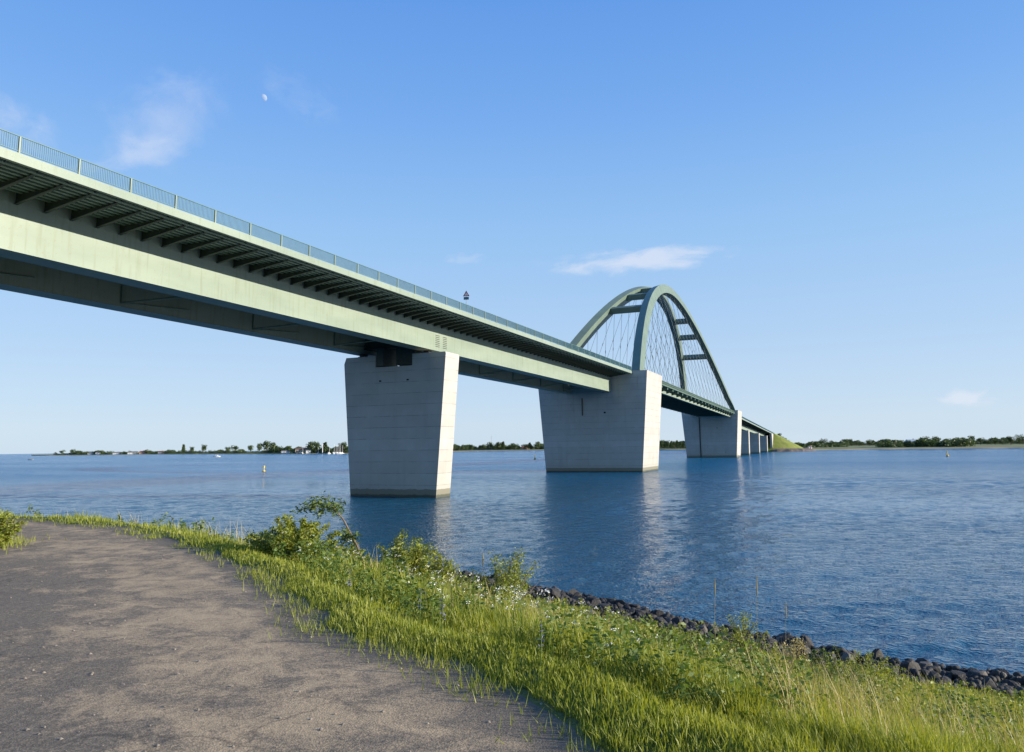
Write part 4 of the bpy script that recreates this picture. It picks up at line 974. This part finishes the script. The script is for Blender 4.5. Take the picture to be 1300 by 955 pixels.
# radio mast and harbour crane
p = far(624, shore(624)+70, 1.2); o = empty('radio_mast', p, YAW); tag(o, 'thin lattice radio mast rising above the trees between the first two piers', 'mast')
MB().tube([(0, 0, 0), (0, 0, 30)], [.45, .22], 6).build('pole', M['steel'], o); b_ = MB(); b_.box(-1.6, 1.6, -.15, .15, 25.6, 25.9).box(-1.1, 1.1, -.15, .15, 22.9, 23.2); b_.build('cross_arm', M['steel'], o)
p = far(409.4, shore(409)+14, .6); o = empty('harbour_crane', p, YAW); tag(o, 'white harbour crane with short arm pointing left, beside the moored yachts', 'crane')
MB().tube([(0, 0, 0), (0, 0, 15.5)], [.6, .45], 8).build('crane_post', M['white'], o); b_ = MB(); b_.box(-5.6, -.46, -.3, .3, 11.2, 11.7); b_.box(-2.4, -.46, -.55, .55, 10.9, 12.3); b_.build('crane_arm', M['white'], o)
# moored yachts
def yacht_hull(Ln, B, H):
    rings = []
    for t, wd, zt in ((0, .55, .9), (.15, .8, .92), (.4, 1, .95), (.7, .8, 1.02), (.9, .38, 1.1), (1, .03, 1.15)):
        x = -Ln/2+Ln*t; rings.append([(x, -B/2*wd*.35, -.3), (x, B/2*wd*.35, -.3), (x, B/2*wd, H*zt), (x, -B/2*wd, H*zt)])
    return MB().sweep(rings)
for i, (px, mh, lab) in enumerate(((384, 9, 'small yacht moored at the left end of the harbour, before the brown building'), (404, 10, 'yacht moored left of the white crane'), (418, 12, 'yacht moored first to the right of the white crane'), (424, 14.5, 'yacht with white mast in the harbour, second right of the crane'), (426.5, 13, 'yacht with short mast in the dense mast cluster'),
                          (428.5, 15, 'yacht with tall mast in the dense mast cluster left of the first pier'), (430.5, 13.5, 'yacht in the middle of the dense mast cluster'), (432, 15, 'yacht with bright mast at the right of the mast cluster'), (434.5, 12.5, 'yacht moored rightmost in the harbour beside the first pier'))):
    o = empty('sailing_yacht', far(px, shore(px)-4, 0), YAW+RNG.normal(1.2, .25)); tag(o, lab, 'sailing boat', 'yachts moored in the far harbour')
    h_ = yacht_hull(8.5, 2.8, 1.1).build('hull', M['white'], o); MB().box(-1.6, 1.4, -.8, .8, 1.13, 1.75).build('cabin', M['white'], h_)
    MB().tube([(.6, 0, 1.1), (.6, 0, mh)], [.20, .14], 6).build('mast', M['white'], o); MB().tube([(.4, 0, 2.4), (-3.2, 0, 2.4)], .3, 6).build('furled_sail', M['white'], o)
# boats under way
o = empty('motor_boat', far(275.5, 900, 0), YAW+.15); tag(o, 'small white motor boat on open water left of the yellow buoy', 'motor boat')
h_ = yacht_hull(7.6, 2.7, 1.0).build('hull', M['white'], o); MB().box(-1.4, 1.2, -1.0, 1.0, 1.0, 2.3).build('cabin', M['white'], o); MB().box(-1.2, 1.0, -1.02, 1.02, 1.6, 2.1).build('window', M['glass'], o); MB().tube([(-.5, 0, 2.3), (-.5, 0, 3.6)], .06, 6).build('mast', M['steel'], o)
o = empty('rowing_boat', far(40, 900, 0), YAW+.1); tag(o, 'grey open fishing boat with one figure far out at the left', 'boat')
yacht_hull(5.2, 1.9, .7).build('hull', M['hull_grey'], o); MB().box(-2.9, -2.55, -.25, .25, .1, 1.2).build('outboard_motor', M['bearing'], o)
pr = empty('person', far(40, 900, .25), YAW); tag(pr, 'tiny dark dressed person seated in the grey fishing boat', 'person')
MB().lathe([(.05, .1), (.24, .2), (.26, .5), (.22, .75), (.24, .98), (.09, 1.1), (.07, 1.16), (.115, 1.22), (.12, 1.34), (.06, 1.44), (.01, 1.46)], 12).build('body', M['skin'], pr, True)
# buoys
def buoy(px, py, hpx, label, topmark):
    q = at_z(px, py, 0); d = np.linalg.norm(q[:2]-CAM[:2]); hm = hpx*d/F; o = empty('buoy', q); tag(o, label, 'buoy', 'yellow buoys'); k = hm/2.3
    MB().lathe([(.05*k, -.5*k), (.45*k, -.4*k), (.55*k, .1*k), (.5*k, .45*k), (.2*k, .6*k)], 14).build('float_body', M['yellow'], o, True)
    MB().lathe([(.16*k, .58*k), (.13*k, 1.55*k)], 10).build('post', M['yellow'], o)
    if topmark: MB().lathe([(.02*k, 1.5*k), (.34*k, 1.52*k), (.34*k, 2.3*k), (.02*k, 2.32*k)], 12).build('topmark', M['yellow'], o)
    else: MB().tube([(-.3*k, 0, 1.6*k), (.3*k, 0, 2.3*k)], .07*k, 6).tube([(.3*k, 0, 1.6*k), (-.3*k, 0, 2.3*k)], .07*k, 6).build('topmark', M['yellow'], o)
    MB().lathe([(.56*k, -.02*k), (.565*k, .14*k)], 14).build('waterline_band', M['bearing'], o)
buoy(335, 599, 7.0, 'yellow buoy with a drum topmark on the water left of the first pier', True)
buoy(1203, 579.5, 6.5, 'small yellow buoy with a cross topmark on the water far right', False)
buoy(679, 583, 6, 'tiny yellow buoy on the water just left of the second pier', False)

# ------------------------------------------------------------------ the moon, pale in the daylight sky
mm, t = material('pale_moon')
gn_ = t.new('ShaderNodeNewGeometry'); g = gn_.outputs['Normal']
lit = t.m('MULTIPLY', t.sstep(t.vm('DOT_PRODUCT', g, tuple(sd), out=1), .0, .25), t.m('SUBTRACT', 1, gn_.outputs['Backfacing']))  # sunlit phase painted from the sun direction, unlit side left transparent
nz = t.noise(t.new('ShaderNodeTexCoord').outputs['Object'], 2.2/190, 3)
lit = t.m('MULTIPLY', lit, t.m('ADD', .26, t.m('MULTIPLY', nz, .22)))  # partial transparency imitates the bright air in front of the disc
dfm = t.new('ShaderNodeBsdfDiffuse'); dfm.inputs[0].default_value = (.50, .50, .50, 1); trm = t.new('ShaderNodeBsdfTransparent')
mx = t.new('ShaderNodeMixShader', i_0=lit); t.l.new(trm.outputs[0], mx.inputs[1]); t.l.new(dfm.outputs[0], mx.inputs[2]); finish(t, mx.outputs[0])
import bmesh
bm = bmesh.new(); bmesh.ops.create_uvsphere(bm, u_segments=48, v_segments=24, radius=185.0); me = bpy.data.meshes.new('moon'); bm.to_mesh(me); bm.free()
mo = link('moon', me, mm, smooth=True); mo.location = tuple(CAM+ray(334, 124.5)*40000); tag(mo, 'small pale half moon high in the blue sky above the bridge railing', 'moon')
